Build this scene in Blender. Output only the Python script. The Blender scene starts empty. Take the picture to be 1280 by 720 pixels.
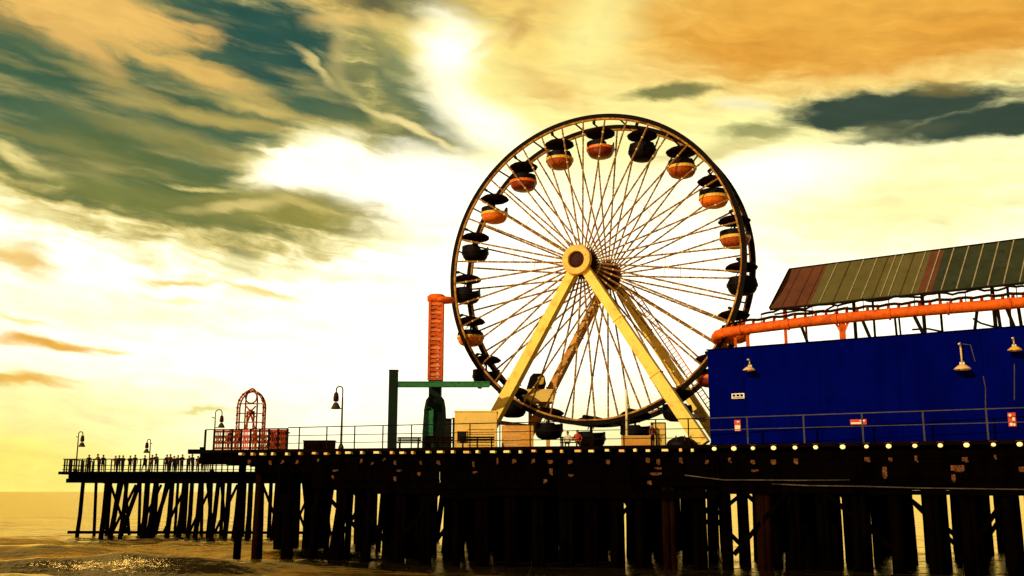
import bpy, bmesh, math, random
from math import sin, cos, tan, radians, degrees, pi, atan2, asin, sqrt
from mathutils import Vector, Matrix
random.seed(7)
scene = bpy.context.scene
COL = scene.collection

# ---------------------------------------------------------------- camera
CAM_H = 5.0                       # above the water, which lies at z = 0
FPX = 1275.0                      # focal length in pixels of a 1280 wide frame
PITCH = math.atan(254.0 / FPX)
cd = bpy.data.cameras.new('camera')
cam = bpy.data.objects.new('camera', cd)
COL.objects.link(cam)
cd.sensor_width = 36.0
cd.lens = 36.0 * FPX / 1280.0
cd.clip_start = 0.5
cd.clip_end = 40000.0
cam.location = (0, 0, CAM_H)
cam.rotation_euler = (pi / 2 + PITCH, 0, 0)
scene.camera = cam

def ray(px, py):
    x = (px - 640.0) / FPX
    y = (360.0 - py) / FPX
    return Vector((x, cos(PITCH) - y * sin(PITCH), sin(PITCH) + y * cos(PITCH)))

def at(px, py, Y):                # the point seen at a pixel, Y metres ahead
    r = ray(px, py)
    return Vector((0, 0, CAM_H)) + r * (Y / r.y)

def atz(px, py, z):               # the point seen at a pixel, at height z
    r = ray(px, py)
    return Vector((0, 0, CAM_H)) + r * ((z - CAM_H) / r.z)

def srgb(c, k=1.0):
    out = []
    for v in c:
        v = v / 255.0
        out.append((v / 12.92 if v <= 0.04045 else ((v + 0.055) / 1.055) ** 2.4) * k)
    return (out[0], out[1], out[2], 1.0)

# ---------------------------------------------------------------- render
scene.render.engine = 'CYCLES'
scene.view_settings.view_transform = 'Standard'
scene.view_settings.look = 'None'
scene.view_settings.exposure = 0.0
scene.view_settings.gamma = 1.0
scene.view_settings.use_curve_mapping = False
scene.cycles.max_bounces = 6
scene.cycles.diffuse_bounces = 3
scene.cycles.glossy_bounces = 3
scene.cycles.use_denoising = True
scene.cycles.sample_clamp_indirect = 4.0

# ---------------------------------------------------------------- sky
SUN_AZ = radians(-134.0)          # left of the camera and a little behind it
SUN_EL = radians(26.0)

world = bpy.data.worlds.new('World')
scene.world = world
world.use_nodes = True
NT = world.node_tree
NT.nodes.clear()

def nd(kind, **kw):
    n = NT.nodes.new(kind)
    for k, v in kw.items():
        setattr(n, k, v)
    return n

def lk(a, b):
    NT.links.new(a, b)

def mathn(op, a, b=None, clamp=False):
    n = nd('ShaderNodeMath', operation=op, use_clamp=clamp)
    for i, v in enumerate((a, b)):
        if v is None:
            continue
        if isinstance(v, (int, float)):
            n.inputs[i].default_value = v
        else:
            lk(v, n.inputs[i])
    return n.outputs[0]

def vmath(op, a, b=None, scale=None):
    n = nd('ShaderNodeVectorMath', operation=op)
    for i, v in enumerate((a, b)):
        if v is None:
            continue
        if isinstance(v, (tuple, list)):
            n.inputs[i].default_value = v
        else:
            lk(v, n.inputs[i])
    if scale is not None:
        n.inputs['Scale'].default_value = scale
    return n.outputs[0]

def mapping(vec, loc=(0, 0, 0), rot=0.0, scl=(1, 1, 1), kind='TEXTURE'):
    n = nd('ShaderNodeMapping', vector_type=kind)
    lk(vec, n.inputs['Vector'])
    n.inputs['Location'].default_value = loc
    n.inputs['Rotation'].default_value = (0, 0, rot)
    n.inputs['Scale'].default_value = scl
    return n.outputs[0]

def noise(vec, scale, detail=6.0, rough=0.55, dist=0.0):
    n = nd('ShaderNodeTexNoise', noise_dimensions='3D')
    lk(vec, n.inputs['Vector'])
    n.inputs['Scale'].default_value = scale
    n.inputs['Detail'].default_value = detail
    n.inputs['Roughness'].default_value = rough
    n.inputs['Distortion'].default_value = dist
    return n.outputs['Fac'], n.outputs['Color']

def mixc(fac, a, b):
    n = nd('ShaderNodeMix', data_type='RGBA')
    if isinstance(fac, (int, float)):
        n.inputs[0].default_value = fac
    else:
        lk(fac, n.inputs[0])
    for i, v in ((6, a), (7, b)):
        if isinstance(v, (tuple, list)):
            n.inputs[i].default_value = v
        else:
            lk(v, n.inputs[i])
    return n.outputs[2]

tc = nd('ShaderNodeTexCoord')
sep = nd('ShaderNodeSeparateXYZ')
lk(tc.outputs['Generated'], sep.inputs[0])
DEG = 180.0 / pi
az = mathn('MULTIPLY', mathn('ARCTAN2', sep.outputs[0], sep.outputs[1]), DEG)
el = mathn('MULTIPLY', mathn('ARCSINE', sep.outputs[2]), DEG)
comb = nd('ShaderNodeCombineXYZ')
lk(az, comb.inputs[0])
lk(el, comb.inputs[1])
P0 = comb.outputs[0]              # azimuth and elevation in degrees

# wind blown warp: broad billows plus finer curls
_, w1 = noise(mapping(P0, (0, 0, 0), radians(-8), (7.0, 3.2, 1)), 1.0, 3.0, 0.5)
_, w2 = noise(mapping(P0, (9, 4, 0), radians(-12), (2.6, 1.0, 1)), 1.0, 4.0, 0.55)
warp = vmath('ADD', vmath('SCALE', vmath('SUBTRACT', w1, (.5, .5, .5)), scale=2.3),
             vmath('SCALE', vmath('SUBTRACT', w2, (.5, .5, .5)), scale=1.2))
P = vmath('ADD', P0, vmath('MULTIPLY', warp, (1, 0.75, 0)))
streak, _ = noise(mapping(P, (3, 1, 0), radians(-9), (4.2, 0.62, 1)), 1.0, 7.0, 0.56)
puff, _ = noise(mapping(P, (5, 2, 0), radians(-5), (1.7, 0.9, 1)), 1.0, 7.0, 0.54)
PS = vmath('ADD', P0, vmath('MULTIPLY', warp, (.5, .3, 0)))
strand, _ = noise(mapping(PS, (11, 7, 0), radians(-6), (6.5, 0.95, 1)), 1.0, 6.0, 0.55)
edge = mathn('SUBTRACT', mathn('ADD', mathn('MULTIPLY', streak, .65), mathn('MULTIPLY', puff, .35)), 0.5)

def azel(px, py):
    r = ray(px, py).normalized()
    return degrees(atan2(r.x, r.y)), degrees(asin(r.z))

PXDEG = 22.6                      # pixels to a degree

def el_ramp(stops):               # vertical colour of the open sky by elevation
    n = nd('ShaderNodeValToRGB')
    lk(mathn('DIVIDE', el, 90.0, True), n.inputs[0])
    cr = n.color_ramp
    while len(cr.elements) < len(stops):
        cr.elements.new(0.5)
    for e, (p, c) in zip(cr.elements, stops):
        e.position = p / 90.0
        e.color = c
    return n.outputs[0]

WHITE = (1.42, 1.33, 1.0, 1.0)
sky = el_ramp([(0.0, srgb((255, 240, 140))), (3.0, srgb((255, 248, 178), 1.1)),
               (7.0, WHITE), (14.0, WHITE), (19.0, srgb((255, 247, 168), 1.05)),
               (24.0, srgb((253, 222, 122))), (31.0, srgb((215, 165, 80))), (50.0, srgb((110, 95, 62)))])

# clouds and gaps: px, py, rx, ry, tilt (down to the right), colour, strength, inner, outer, ragged
W = WHITE
BANKS = [
    (-40, 570, 300, 130, 0, (255, 236, 112), .95, 0, 1.3, .3),
    (760, 545, 200, 50, 0, (253, 240, 160), .6, .3, 1.2, .2),
    (430, 430, 360, 150, 0, W, .95, .2, 1.4, .3),
    # golden veil over the right
    (1090, 25, 400, 92, 2, (236, 174, 68), 1, .45, 1.15, .5),
    (950, 62, 130, 34, 3, (222, 152, 50), .75, 0, 1.3, .5),
    (1240, 40, 150, 34, 8, (220, 148, 46), .75, 0, 1.3, .6),
    (1150, 75, 170, 14, 0, (222, 152, 52), .6, 0, 1.3, .5),
    (1120, 92, 190, 8, 0, (252, 214, 120), .6, 0, 1.3, .5),
    (745, 50, 70, 95, 12, (255, 240, 150), .95, 0, 1.35, .5),
    (690, 110, 70, 25, 25, (232, 188, 100), .7, 0, 1.3, .7),
    (790, 95, 110, 30, 0, (250, 214, 125), .5, 0, 1.3, .5),
    (1150, 258, 240, 72, -3, (255, 247, 168), .9, .1, 1.3, .4),
    (960, 220, 150, 36, -5, W, .95, .2, 1.25, .5),
    # blue green gap on the left, gilded along its lower edge
    (200, 135, 355, 182, 10, (252, 234, 150), .9, .8, 1.12, .4),
    (200, 130, 345, 168, 10, (186, 168, 84), .9, .8, 1.08, .45),
    (200, 122, 330, 156, 10, (82, 105, 72), 1, .78, 1.04, .45),
    (340, 50, 170, 80, 12, (44, 82, 70), 1, .2, 1.2, .6),
    (30, 95, 170, 42, 6, (62, 94, 66), .85, .1, 1.2, .8),
    (190, 215, 200, 45, 8, (96, 110, 58), .9, .2, 1.2, .6),
    (210, 130, 120, 26, 10, (66, 92, 64), .75, .1, 1.2, .8),
    (500, 4, 130, 26, 4, (84, 88, 60), .95, .3, 1.2, .8),
    (520, 118, 125, 52, 42, (176, 166, 92), .8, .5, 1.2, .5),
    (515, 118, 118, 42, 42, (90, 108, 76), 1, .35, 1.12, .5),
    (500, 172, 120, 22, 14, (108, 116, 70), .95, .25, 1.2, .6),
    'STRANDS',
    # gilded clouds over the gap
    (110, 18, 160, 40, 6, (238, 190, 100), 1, .45, 1.15, .9),
    (90, 55, 70, 20, 22, (232, 184, 98), .9, .2, 1.2, .9),
    (30, 40, 60, 10, 15, (150, 130, 72), .7, .1, 1.2, .9),
    (245, 92, 120, 17, 11, (230, 188, 98), .95, .25, 1.2, .9),
    (130, 100, 100, 10, 12, (176, 156, 84), .75, .1, 1.2, 1.0),
    (265, 150, 130, 13, 4, (186, 166, 88), .9, .2, 1.2, 1.0),
    (330, 138, 95, 11, 9, (212, 186, 100), .9, .1, 1.3, .8),
    (215, 178, 130, 14, 8, (160, 148, 78), .7, .1, 1.3, .9),
    (70, 178, 100, 14, 10, (138, 134, 72), .7, .1, 1.2, 1.0),
    (42, 203, 62, 9, 22, (244, 224, 140), 1, .3, 1.2, .6),
    (250, 232, 50, 4, 4, (224, 206, 124), .85, .1, 1.2, .6),
    (440, 26, 70, 13, -8, (232, 196, 112), .9, .2, 1.2, .9),
    (424, 66, 14, 50, -16, (206, 186, 112), .6, 0, 1.4, .8),
    (455, 128, 70, 8, 40, (190, 178, 104), .75, .1, 1.3, .7),
    (470, 60, 12, 50, -24, (150, 146, 88), .6, .1, 1.3, .7),
    (398, 86, 40, 6, 34, (236, 212, 130), .8, .1, 1.3, .7),
    (520, 165, 88, 6, 22, (246, 226, 150), .95, .2, 1.2, .7),
    # blazing breaks
    (385, 206, 105, 46, -16, (250, 232, 150), .95, .5, 1.2, .7),
    (385, 208, 88, 36, -18, W, 1, .45, 1.15, .7),
    (450, 222, 120, 34, 8, W, 1, .4, 1.2, .6),
    (545, 218, 130, 34, 8, W, .95, .2, 1.25, .5),
    (570, 78, 95, 70, 20, (255, 240, 150), .95, .1, 1.35, .6),
    (558, 62, 52, 48, 30, W, 1, .1, 1.4, .6),
    (600, 150, 100, 40, 26, W, .9, .1, 1.3, .5),
    (560, 250, 170, 60, 4, W, .95, .2, 1.3, .4),
    (640, 35, 24, 34, 30, (214, 172, 92), .8, .1, 1.2, .9),
    (610, 52, 40, 9, -30, (246, 214, 132), .8, .1, 1.2, .8),
    # lower bank under the break
    (180, 252, 190, 24, 9, (122, 126, 62), .95, .3, 1.15, .45),
    (365, 262, 135, 28, 2, (150, 142, 66), .95, .4, 1.12, .7),
    (300, 258, 80, 9, -8, (228, 206, 126), .8, .1, 1.2, .9),
    (390, 258, 70, 6, 10, (212, 190, 108), .7, .1, 1.2, .9),
    (40, 262, 60, 12, 16, (250, 236, 165), .8, .2, 1.2, .7),
    (120, 385, 230, 34, 2, (255, 249, 186), .6, 0, 1.3, .8),
    (90, 510, 260, 40, 0, (255, 246, 165), .7, 0, 1.3, .7),
    (330, 330, 150, 14, 4, (255, 250, 190), .5, 0, 1.3, .9),
    (480, 300, 120, 16, -4, (255, 247, 180), .5, 0, 1.3, .9),
    # thin bars across the white
    (225, 347, 60, 7, -3, (240, 204, 108), .9, .2, 1.2, .8),
    (320, 360, 70, 6, 12, (242, 212, 112), .85, .2, 1.2, .8),
    (215, 370, 56, 4, 8, (250, 238, 150), .7, .1, 1.2, .8),
    (22, 322, 52, 20, 16, (238, 196, 96), .9, .2, 1.2, .7),
    (62, 425, 84, 10, 2, (236, 178, 76), 1, .3, 1.2, .6),
    (145, 433, 34, 4, 8, (246, 220, 118), .8, .2, 1.2, .6),
    (10, 478, 90, 11, -2, (238, 188, 86), 1, .3, 1.2, .6),
    (255, 508, 36, 4, 0, (214, 206, 104), .8, .2, 1.2, .6),
    (20, 398, 50, 4, 4, (248, 230, 140), .7, .2, 1.2, .6),
    # slate bank on the right
    (1120, 131, 165, 25, 2, (56, 72, 56), 1, .62, 1.12, .5),
    (1250, 150, 140, 25, 2, (54, 70, 54), 1, .62, 1.12, .45),
    (1120, 160, 80, 14, 3, (76, 86, 60), .9, .5, 1.1, .6),
    (1185, 106, 62, 11, 8, (132, 116, 62), .7, .2, 1.2, .8),
    (1160, 150, 36, 3, -16, (120, 122, 88), .6, .1, 1.2, .6),
    (1045, 164, 22, 4, 8, (255, 236, 170), .8, .2, 1.2, .6),
    (835, 118, 72, 9, -3, (118, 120, 68), .95, .35, 1.2, .6),
    (945, 164, 66, 13, 6, (146, 148, 88), .9, .3, 1.2, .8),
    (890, 190, 110, 13, -8, (214, 198, 124), .7, .2, 1.2, .8),
    (925, 130, 46, 10, 12, (255, 246, 190), .9, .2, 1.2, .7),
]
def chain(after, vec):             # hold back a bank until the one below it is done, so the shader stays small
    n = nd('ShaderNodeVectorMath', operation='MULTIPLY_ADD')
    lk(after, n.inputs[0])
    n.inputs[1].default_value = (1e-7, 1e-7, 0)
    lk(vec, n.inputs[2])
    return n.outputs[0]

for bank in BANKS:
    if bank == 'STRANDS':             # combed high cloud drawn out across the whole gap
        a, e = azel(190, 140)
        PC = chain(sky, P)
        v = mapping(PC, (a, e, 0), radians(-9), (330 / PXDEG, 135 / PXDEG, 1.0))
        ln = nd('ShaderNodeVectorMath', operation='LENGTH')
        lk(v, ln.inputs[0])
        mr = nd('ShaderNodeMapRange', interpolation_type='SMOOTHSTEP')
        lk(mathn('SUBTRACT', strand, mathn('MULTIPLY', ln.outputs['Value'], .05)), mr.inputs['Value'])
        mr.inputs['From Min'].default_value = .42
        mr.inputs['From Max'].default_value = .76
        mr.inputs['To Max'].default_value = .66
        area = nd('ShaderNodeMapRange', interpolation_type='SMOOTHSTEP')
        lk(ln.outputs['Value'], area.inputs['Value'])
        area.inputs['From Min'].default_value = 1.1
        area.inputs['From Max'].default_value = .8
        sky = mixc(mathn('MULTIPLY', mr.outputs[0], area.outputs[0]), sky, srgb((198, 178, 104)))
        continue
    bx, by, rx, ry, tilt, colr, strength, inner, outer, ragged = bank
    a, e = azel(bx, by)
    PC = chain(sky, P)
    v = mapping(PC, (a, e, 0), radians(-tilt), (rx / PXDEG, ry / PXDEG, 1.0))
    ln = nd('ShaderNodeVectorMath', operation='LENGTH')
    lk(v, ln.inputs[0])
    d = mathn('ADD', ln.outputs['Value'], mathn('MULTIPLY', edge, 2.0 * ragged))
    mr = nd('ShaderNodeMapRange', interpolation_type='SMOOTHSTEP')
    lk(d, mr.inputs['Value'])
    mr.inputs['From Min'].default_value = outer
    mr.inputs['From Max'].default_value = inner
    mr.inputs['To Min'].default_value = 0.0
    mr.inputs['To Max'].default_value = strength
    sky = mixc(mr.outputs[0], sky, colr if len(colr) == 4 else srgb(colr))
# wisps inside every bank
fine = mathn('ADD', 0.68, mathn('MULTIPLY', mathn('ADD', mathn('MULTIPLY', streak, .6), mathn('MULTIPLY', puff, .4)), 0.76))
sky = vmath("SCALE", sky)
lk(fine, sky.node.inputs['Scale'])
# away from the view ahead the cloud cover settles into an even evening grey gold
aside = nd('ShaderNodeMapRange', interpolation_type='SMOOTHSTEP')
lk(mathn('ABSOLUTE', az), aside.inputs['Value'])
aside.inputs['From Min'].default_value = 38.0
aside.inputs['From Max'].default_value = 75.0
BACK = el_ramp([(0.0, (0.20, 0.15, 0.085, 1)), (25.0, (0.22, 0.18, 0.12, 1)), (60.0, (0.20, 0.17, 0.12, 1))])
sky = mixc(aside.outputs[0], sky, BACK)
nish = nd('ShaderNodeTexSky', sky_type='NISHITA')
nish.sun_disc = False
nish.sun_elevation = SUN_EL
nish.sun_rotation = SUN_AZ
nish.dust_density = 3.0
bg1 = nd('ShaderNodeBackground')
lk(sky, bg1.inputs['Color'])
bg1.inputs['Strength'].default_value = 1.0
bg2 = nd('ShaderNodeBackground')
lk(nish.outputs[0], bg2.inputs['Color'])
bg2.inputs['Strength'].default_value = 0.05
ms = nd('ShaderNodeMixShader')
ms.inputs[0].default_value = 0.96         # cloud cover over the clear sky
lk(bg2.outputs[0], ms.inputs[1])
lk(bg1.outputs[0], ms.inputs[2])
wo = nd('ShaderNodeOutputWorld')
lk(ms.outputs[0], wo.inputs['Surface'])
world.cycles.sampling_method = 'MANUAL'
world.cycles.sample_map_resolution = 512

sd = bpy.data.lights.new('sun', 'SUN')
sd.energy = 3.5
sd.angle = radians(0.6)
sd.color = (1.0, 0.78, 0.46)
sun = bpy.data.objects.new('sun', sd)
COL.objects.link(sun)
sdir = Vector((sin(SUN_AZ) * cos(SUN_EL), cos(SUN_AZ) * cos(SUN_EL), sin(SUN_EL)))
sun.rotation_euler = sdir.to_track_quat('Z', 'Y').to_euler()
sun.location = (-60, -30, 60)

# ================================================================ helpers
def at_plane(px, py, P0, n):      # the point seen at a pixel on the upright plane through P0
    r = ray(px, py)
    o = Vector((0, 0, CAM_H))
    return o + r * ((P0 - o).dot(n) / r.dot(n))

def tag(o, label=None, cat=None, group=None, kind=None):
    if label:
        o['label'] = label
    if cat:
        o['category'] = cat
    if group:
        o['group'] = group
    if kind:
        o['kind'] = kind
    return o

def thing(name, label, cat, loc=(0, 0, 0), rz=0.0, group=None):
    o = bpy.data.objects.new(name, None)
    COL.objects.link(o)
    o.empty_display_size = 0.3
    o.location = loc
    o.rotation_euler = (0, 0, rz)
    return tag(o, label, cat, group)

def copy_tree(o, parent=None):
    c = o.copy()
    COL.objects.link(c)
    if parent is not None:
        c.parent = parent
    for ch in list(o.children):
        copy_tree(ch, c)
    return c

class MB:
    """collects shapes into one mesh; verts are moved by -origin when built"""
    def __init__(self):
        self.v, self.f, self.m = [], [], []

    def add(self, vs, fs, mi=0):
        b = len(self.v)
        self.v += [tuple(v) for v in vs]
        self.f += [tuple(b + i for i in f) for f in fs]
        self.m += [mi] * len(fs)
        return self

    def box(self, c, s, rz=0.0, mi=0, R=None):
        c = Vector(c)
        M = R if R is not None else Matrix.Rotation(rz, 3, 'Z')
        hx, hy, hz = s[0] / 2, s[1] / 2, s[2] / 2
        vs = [c + M @ Vector((x, y, z)) for z in (-hz, hz) for x, y in ((-hx, -hy), (hx, -hy), (hx, hy), (-hx, hy))]
        return self.add(vs, [(3, 2, 1, 0), (4, 5, 6, 7), (0, 1, 5, 4), (1, 2, 6, 5), (2, 3, 7, 6), (3, 0, 4, 7)], mi)

    def bar(self, a, b, w, h=None, mi=0, up=(0, 0, 1), w1=None, h1=None):
        a, b = Vector(a), Vector(b)
        h = w if h is None else h
        w1 = w if w1 is None else w1
        h1 = h if h1 is None else h1
        t = (b - a).normalized()
        u = Vector(up)
        if abs(t.dot(u)) > 0.98:
            u = Vector((0, 1, 0))
        s = t.cross(u).normalized()
        q = s.cross(t).normalized()
        vs = []
        for p, ww, hh in ((a, w, h), (b, w1, h1)):
            vs += [p - s * ww / 2 - q * hh / 2, p + s * ww / 2 - q * hh / 2, p + s * ww / 2 + q * hh / 2, p - s * ww / 2 + q * hh / 2]
        return self.add(vs, [(3, 2, 1, 0), (4, 5, 6, 7), (0, 1, 5, 4), (1, 2, 6, 5), (2, 3, 7, 6), (3, 0, 4, 7)], mi)

    def tube(self, pts, r, n=8, mi=0, r1=None, caps=True):
        pts = [Vector(p) for p in pts]
        k = len(pts)
        rings = []
        u = None
        for i, p in enumerate(pts):
            t = (pts[min(i + 1, k - 1)] - pts[max(i - 1, 0)]).normalized()
            if u is None:
                u = t.orthogonal().normalized()
            u = (u - t * u.dot(t)).normalized()
            w = t.cross(u)
            rr = r if r1 is None else r + (r1 - r) * i / max(k - 1, 1)
            if callable(r):
                rr = r(i / max(k - 1, 1))
            rings.append([p + (u * cos(2 * pi * j / n) + w * sin(2 * pi * j / n)) * rr for j in range(n)])
        vs = [v for rg in rings for v in rg]
        fs = []
        for i in range(k - 1):
            for j in range(n):
                a, b = i * n + j, i * n + (j + 1) % n
                fs.append((a, b, b + n, a + n))
        if caps:
            fs.append(tuple(reversed(range(n))))
            fs.append(tuple((k - 1) * n + j for j in range(n)))
        return self.add(vs, fs, mi)

    def lathe(self, prof, n=24, c=(0, 0, 0), axis='Z', mi=0, close=False):
        """prof: (radius, height) pairs turned about an axis"""
        c = Vector(c)
        vs, fs = [], []
        for (r, h) in prof:
            for j in range(n):
                a = 2 * pi * j / n
                if axis == 'Z':
                    vs.append(c + Vector((r * cos(a), r * sin(a), h)))
                else:                       # about Y
                    vs.append(c + Vector((r * sin(a), h, r * cos(a))))
        k = len(prof)
        rng = range(k) if close else range(k - 1)
        for i in rng:
            i2 = (i + 1) % k
            for j in range(n):
                fs.append((i * n + j, i * n + (j + 1) % n, i2 * n + (j + 1) % n, i2 * n + j))
        if not close:
            if prof[0][0] > 1e-4:
                fs.append(tuple(reversed(range(n))))
            if prof[-1][0] > 1e-4:
                fs.append(tuple((k - 1) * n + j for j in range(n)))
        return self.add(vs, fs, mi)

    def ball(self, c, r, n=8, m=5, mi=0, sq=(1, 1, 1)):
        prof = [(r * sin(pi * i / m), -r * cos(pi * i / m)) for i in range(m + 1)]
        c = Vector(c)
        vs, fs = [], []
        for (rr, h) in prof:
            for j in range(n):
                a = 2 * pi * j / n
                vs.append(c + Vector((rr * cos(a) * sq[0], rr * sin(a) * sq[1], h * sq[2])))
        for i in range(m):
            for j in range(n):
                fs.append((i * n + j, i * n + (j + 1) % n, (i + 1) * n + (j + 1) % n, (i + 1) * n + j))
        return self.add(vs, fs, mi)

    def mesh(self, name, mats, origin=(0, 0, 0), smooth=False):
        o = Vector(origin)
        me = bpy.data.meshes.new(name)
        me.from_pydata([tuple(Vector(v) - o) for v in self.v], [], self.f)
        if not isinstance(mats, (list, tuple)):
            mats = [mats]
        for m in mats:
            me.materials.append(m)
        for p, mi in zip(me.polygons, self.m):
            p.material_index = mi
            p.use_smooth = smooth
        bm = bmesh.new()
        bm.from_mesh(me)
        bmesh.ops.recalc_face_normals(bm, faces=bm.faces)
        bm.to_mesh(me)
        bm.free()
        me.update()
        return me

    def build(self, name, mats, parent=None, origin=None, smooth=False, bevel=0.0):
        if origin is None:
            origin = parent.location if parent is not None else (0, 0, 0)
        return link(name, self.mesh(name, mats, origin, smooth), parent, bevel)

def link(name, me, parent=None, bevel=0.0):
    o = bpy.data.objects.new(name, me)
    COL.objects.link(o)
    if parent is not None:
        o.parent = parent
    if bevel:
        b = o.modifiers.new('bevel', 'BEVEL')
        b.width = bevel
        b.segments = 2
        b.limit_method = 'ANGLE'
    return o

def local(mb, name, mats, parent, smooth=False, bevel=0.0):   # verts already in the parent's own frame
    return mb.build(name, mats, parent, (0, 0, 0), smooth, bevel)

def ordinal(i):
    return ['first', 'second', 'third', 'fourth', 'fifth', 'sixth', 'seventh', 'eighth', 'ninth', 'tenth', 'eleventh',
            'twelfth', 'thirteenth', 'fourteenth', 'fifteenth', 'sixteenth', 'seventeenth', 'eighteenth', 'nineteenth',
            'twentieth', 'twenty-first', 'twenty-second', 'twenty-third', 'twenty-fourth'][i]

# ================================================================ materials
def mat(name, c, rough=0.6, spec=0.3, vary=0.25, scale=1.5, metal=0.0, bump=0.0, second=None, second_amt=0.4,
        emit=None, estr=0.0, trans=0.0, stretch=(1, 1, 1)):
    m = bpy.data.materials.new(name)
    m.use_nodes = True
    nt = m.node_tree
    b = nt.nodes['Principled BSDF']
    b.inputs['Roughness'].default_value = rough
    b.inputs['Specular IOR Level'].default_value = spec
    b.inputs['Metallic'].default_value = metal
    t = nt.nodes.new('ShaderNodeTexCoord')
    mp = nt.nodes.new('ShaderNodeMapping')
    mp.inputs['Scale'].default_value = stretch
    nt.links.new(t.outputs['Object'], mp.inputs['Vector'])
    n = nt.nodes.new('ShaderNodeTexNoise')
    n.inputs['Scale'].default_value = scale
    n.inputs['Detail'].default_value = 6
    n.inputs['Roughness'].default_value = 0.65
    nt.links.new(mp.outputs[0], n.inputs['Vector'])
    r = nt.nodes.new('ShaderNodeValToRGB')
    r.color_ramp.elements[0].position = 0.3
    r.color_ramp.elements[1].position = 0.7
    lo = tuple(max(x * (1 - vary), 0) for x in c[:3]) + (1,)
    hi = tuple(min(x * (1 + vary), 1) for x in c[:3]) + (1,)
    r.color_ramp.elements[0].color = lo
    r.color_ramp.elements[1].color = hi
    nt.links.new(n.outputs['Fac'], r.inputs[0])
    col = r.outputs[0]
    if second is not None:                      # rust, dirt or worn paint in patches
        n2 = nt.nodes.new('ShaderNodeTexNoise')
        n2.inputs['Scale'].default_value = scale * 2.3
        n2.inputs['Detail'].default_value = 8
        n2.inputs['Roughness'].default_value = 0.7
        nt.links.new(mp.outputs[0], n2.inputs['Vector'])
        mr = nt.nodes.new('ShaderNodeMapRange')
        mr.inputs['From Min'].default_value = 0.62 - second_amt * 0.25
        mr.inputs['From Max'].default_value = 0.72 - second_amt * 0.1
        nt.links.new(n2.outputs['Fac'], mr.inputs['Value'])
        mx = nt.nodes.new('ShaderNodeMix')
        mx.data_type = 'RGBA'
        nt.links.new(mr.outputs[0], mx.inputs[0])
        nt.links.new(col, mx.inputs[6])
        mx.inputs[7].default_value = tuple(second[:3]) + (1,)
        col = mx.outputs[2]
    nt.links.new(col, b.inputs['Base Color'])
    if bump:
        bp = nt.nodes.new('ShaderNodeBump')
        bp.inputs['Strength'].default_value = bump
        bp.inputs['Distance'].default_value = 0.05
        nt.links.new(n.outputs['Fac'], bp.inputs['Height'])
        nt.links.new(bp.outputs[0], b.inputs['Normal'])
    if emit is not None:
        b.inputs['Emission Color'].default_value = tuple(emit[:3]) + (1,)
        b.inputs['Emission Strength'].default_value = estr
    if trans:
        tr = nt.nodes.new('ShaderNodeBsdfTranslucent')
        nt.links.new(col, tr.inputs['Color'])
        ms_ = nt.nodes.new('ShaderNodeMixShader')
        ms_.inputs[0].default_value = trans
        nt.links.new(b.outputs[0], ms_.inputs[1])
        nt.links.new(tr.outputs[0], ms_.inputs[2])
        nt.links.new(ms_.outputs[0], nt.nodes['Material Output'].inputs['Surface'])
    return m

M = {}
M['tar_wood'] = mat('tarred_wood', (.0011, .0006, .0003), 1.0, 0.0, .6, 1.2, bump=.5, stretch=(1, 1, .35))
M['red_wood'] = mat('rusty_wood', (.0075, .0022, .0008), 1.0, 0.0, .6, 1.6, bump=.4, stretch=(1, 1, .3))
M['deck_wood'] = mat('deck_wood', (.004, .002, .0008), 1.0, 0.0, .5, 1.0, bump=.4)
M['pale_end'] = mat('pale_timber', (.95, .80, .36), .6, .2, .1, 9.0, second=(.5, .26, .07), second_amt=.1)
M['amber_end'] = mat('amber_timber', (.92, .50, .14), .6, .2, .2, 9.0, second=(.5, .22, .05), second_amt=.3)
M['bracket'] = mat('bracket_metal', (.16, .06, .018), .7, .1, .7, 4.0, second=(.012, .004, .002), second_amt=.9)
M['lit_wale_edge'] = mat('lit_edge_tone', (.05, .036, .022), .5, .3, .6, .7, second=(.008, .004, .002), second_amt=.7)  # tone of the light caught along the lower wale's edge
M['dark_steel'] = mat('dark_steel', (.0045, .0018, .0009), .7, .06, .5, 2.0, second=(.03, .007, .002), second_amt=.3)
M['gold'] = mat('golden_paint', (.50, .24, .03), .6, .1, .4, 1.0, second=(.09, .02, .006), second_amt=.8)
M['spoke'] = mat('spoke_steel', (.27, .125, .03), .7, .1, .5, 3.0)
M['bulb'] = mat('bulb_glass', (.85, .58, .18), .35, .4, .5, 7.0)
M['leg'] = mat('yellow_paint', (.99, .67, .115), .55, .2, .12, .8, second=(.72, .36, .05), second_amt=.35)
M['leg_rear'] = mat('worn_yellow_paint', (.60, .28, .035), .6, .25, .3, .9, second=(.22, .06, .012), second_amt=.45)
M['hub_red'] = mat('hub_red', (.035, .005, .003), .6, .1, .6, 3.0)
M['hub_yellow'] = mat('hub_yellow', (.85, .50, .06), .5, .3, .2, 2.0, second=(.5, .13, .02), second_amt=.3)
M['orange'] = mat('orange_gelcoat', (.85, .17, .008), .45, .2, .25, 1.6, second=(.45, .04, .005), second_amt=.35)
M['dark_red'] = mat('dark_red_gelcoat', (.22, .022, .008), .4, .4, .4, 1.6, second=(.05, .006, .004), second_amt=.5)
M['black'] = mat('black_gelcoat', (.0035, .0018, .0016), .6, .08, .5, 2.0)
M['maroon'] = mat('maroon_canvas', (.0075, .0020, .0020), .9, .02, .5, 2.0)
M['yellow_trim'] = mat('yellow_trim', (.85, .48, .05), .45, .3, .25, 5.0, second=(.5, .14, .02), second_amt=.5)
M['blue'] = mat('blue_wall', (.0003, .0016, .098), 1.0, 0.0, .3, .35, second=(.0002, .0010, .072), second_amt=.4, stretch=(1, 1, .35))
M['blue_trim'] = mat('blue_trim', (.0003, .0006, .045), 1.0, 0.0, .2, 1.0)
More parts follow.
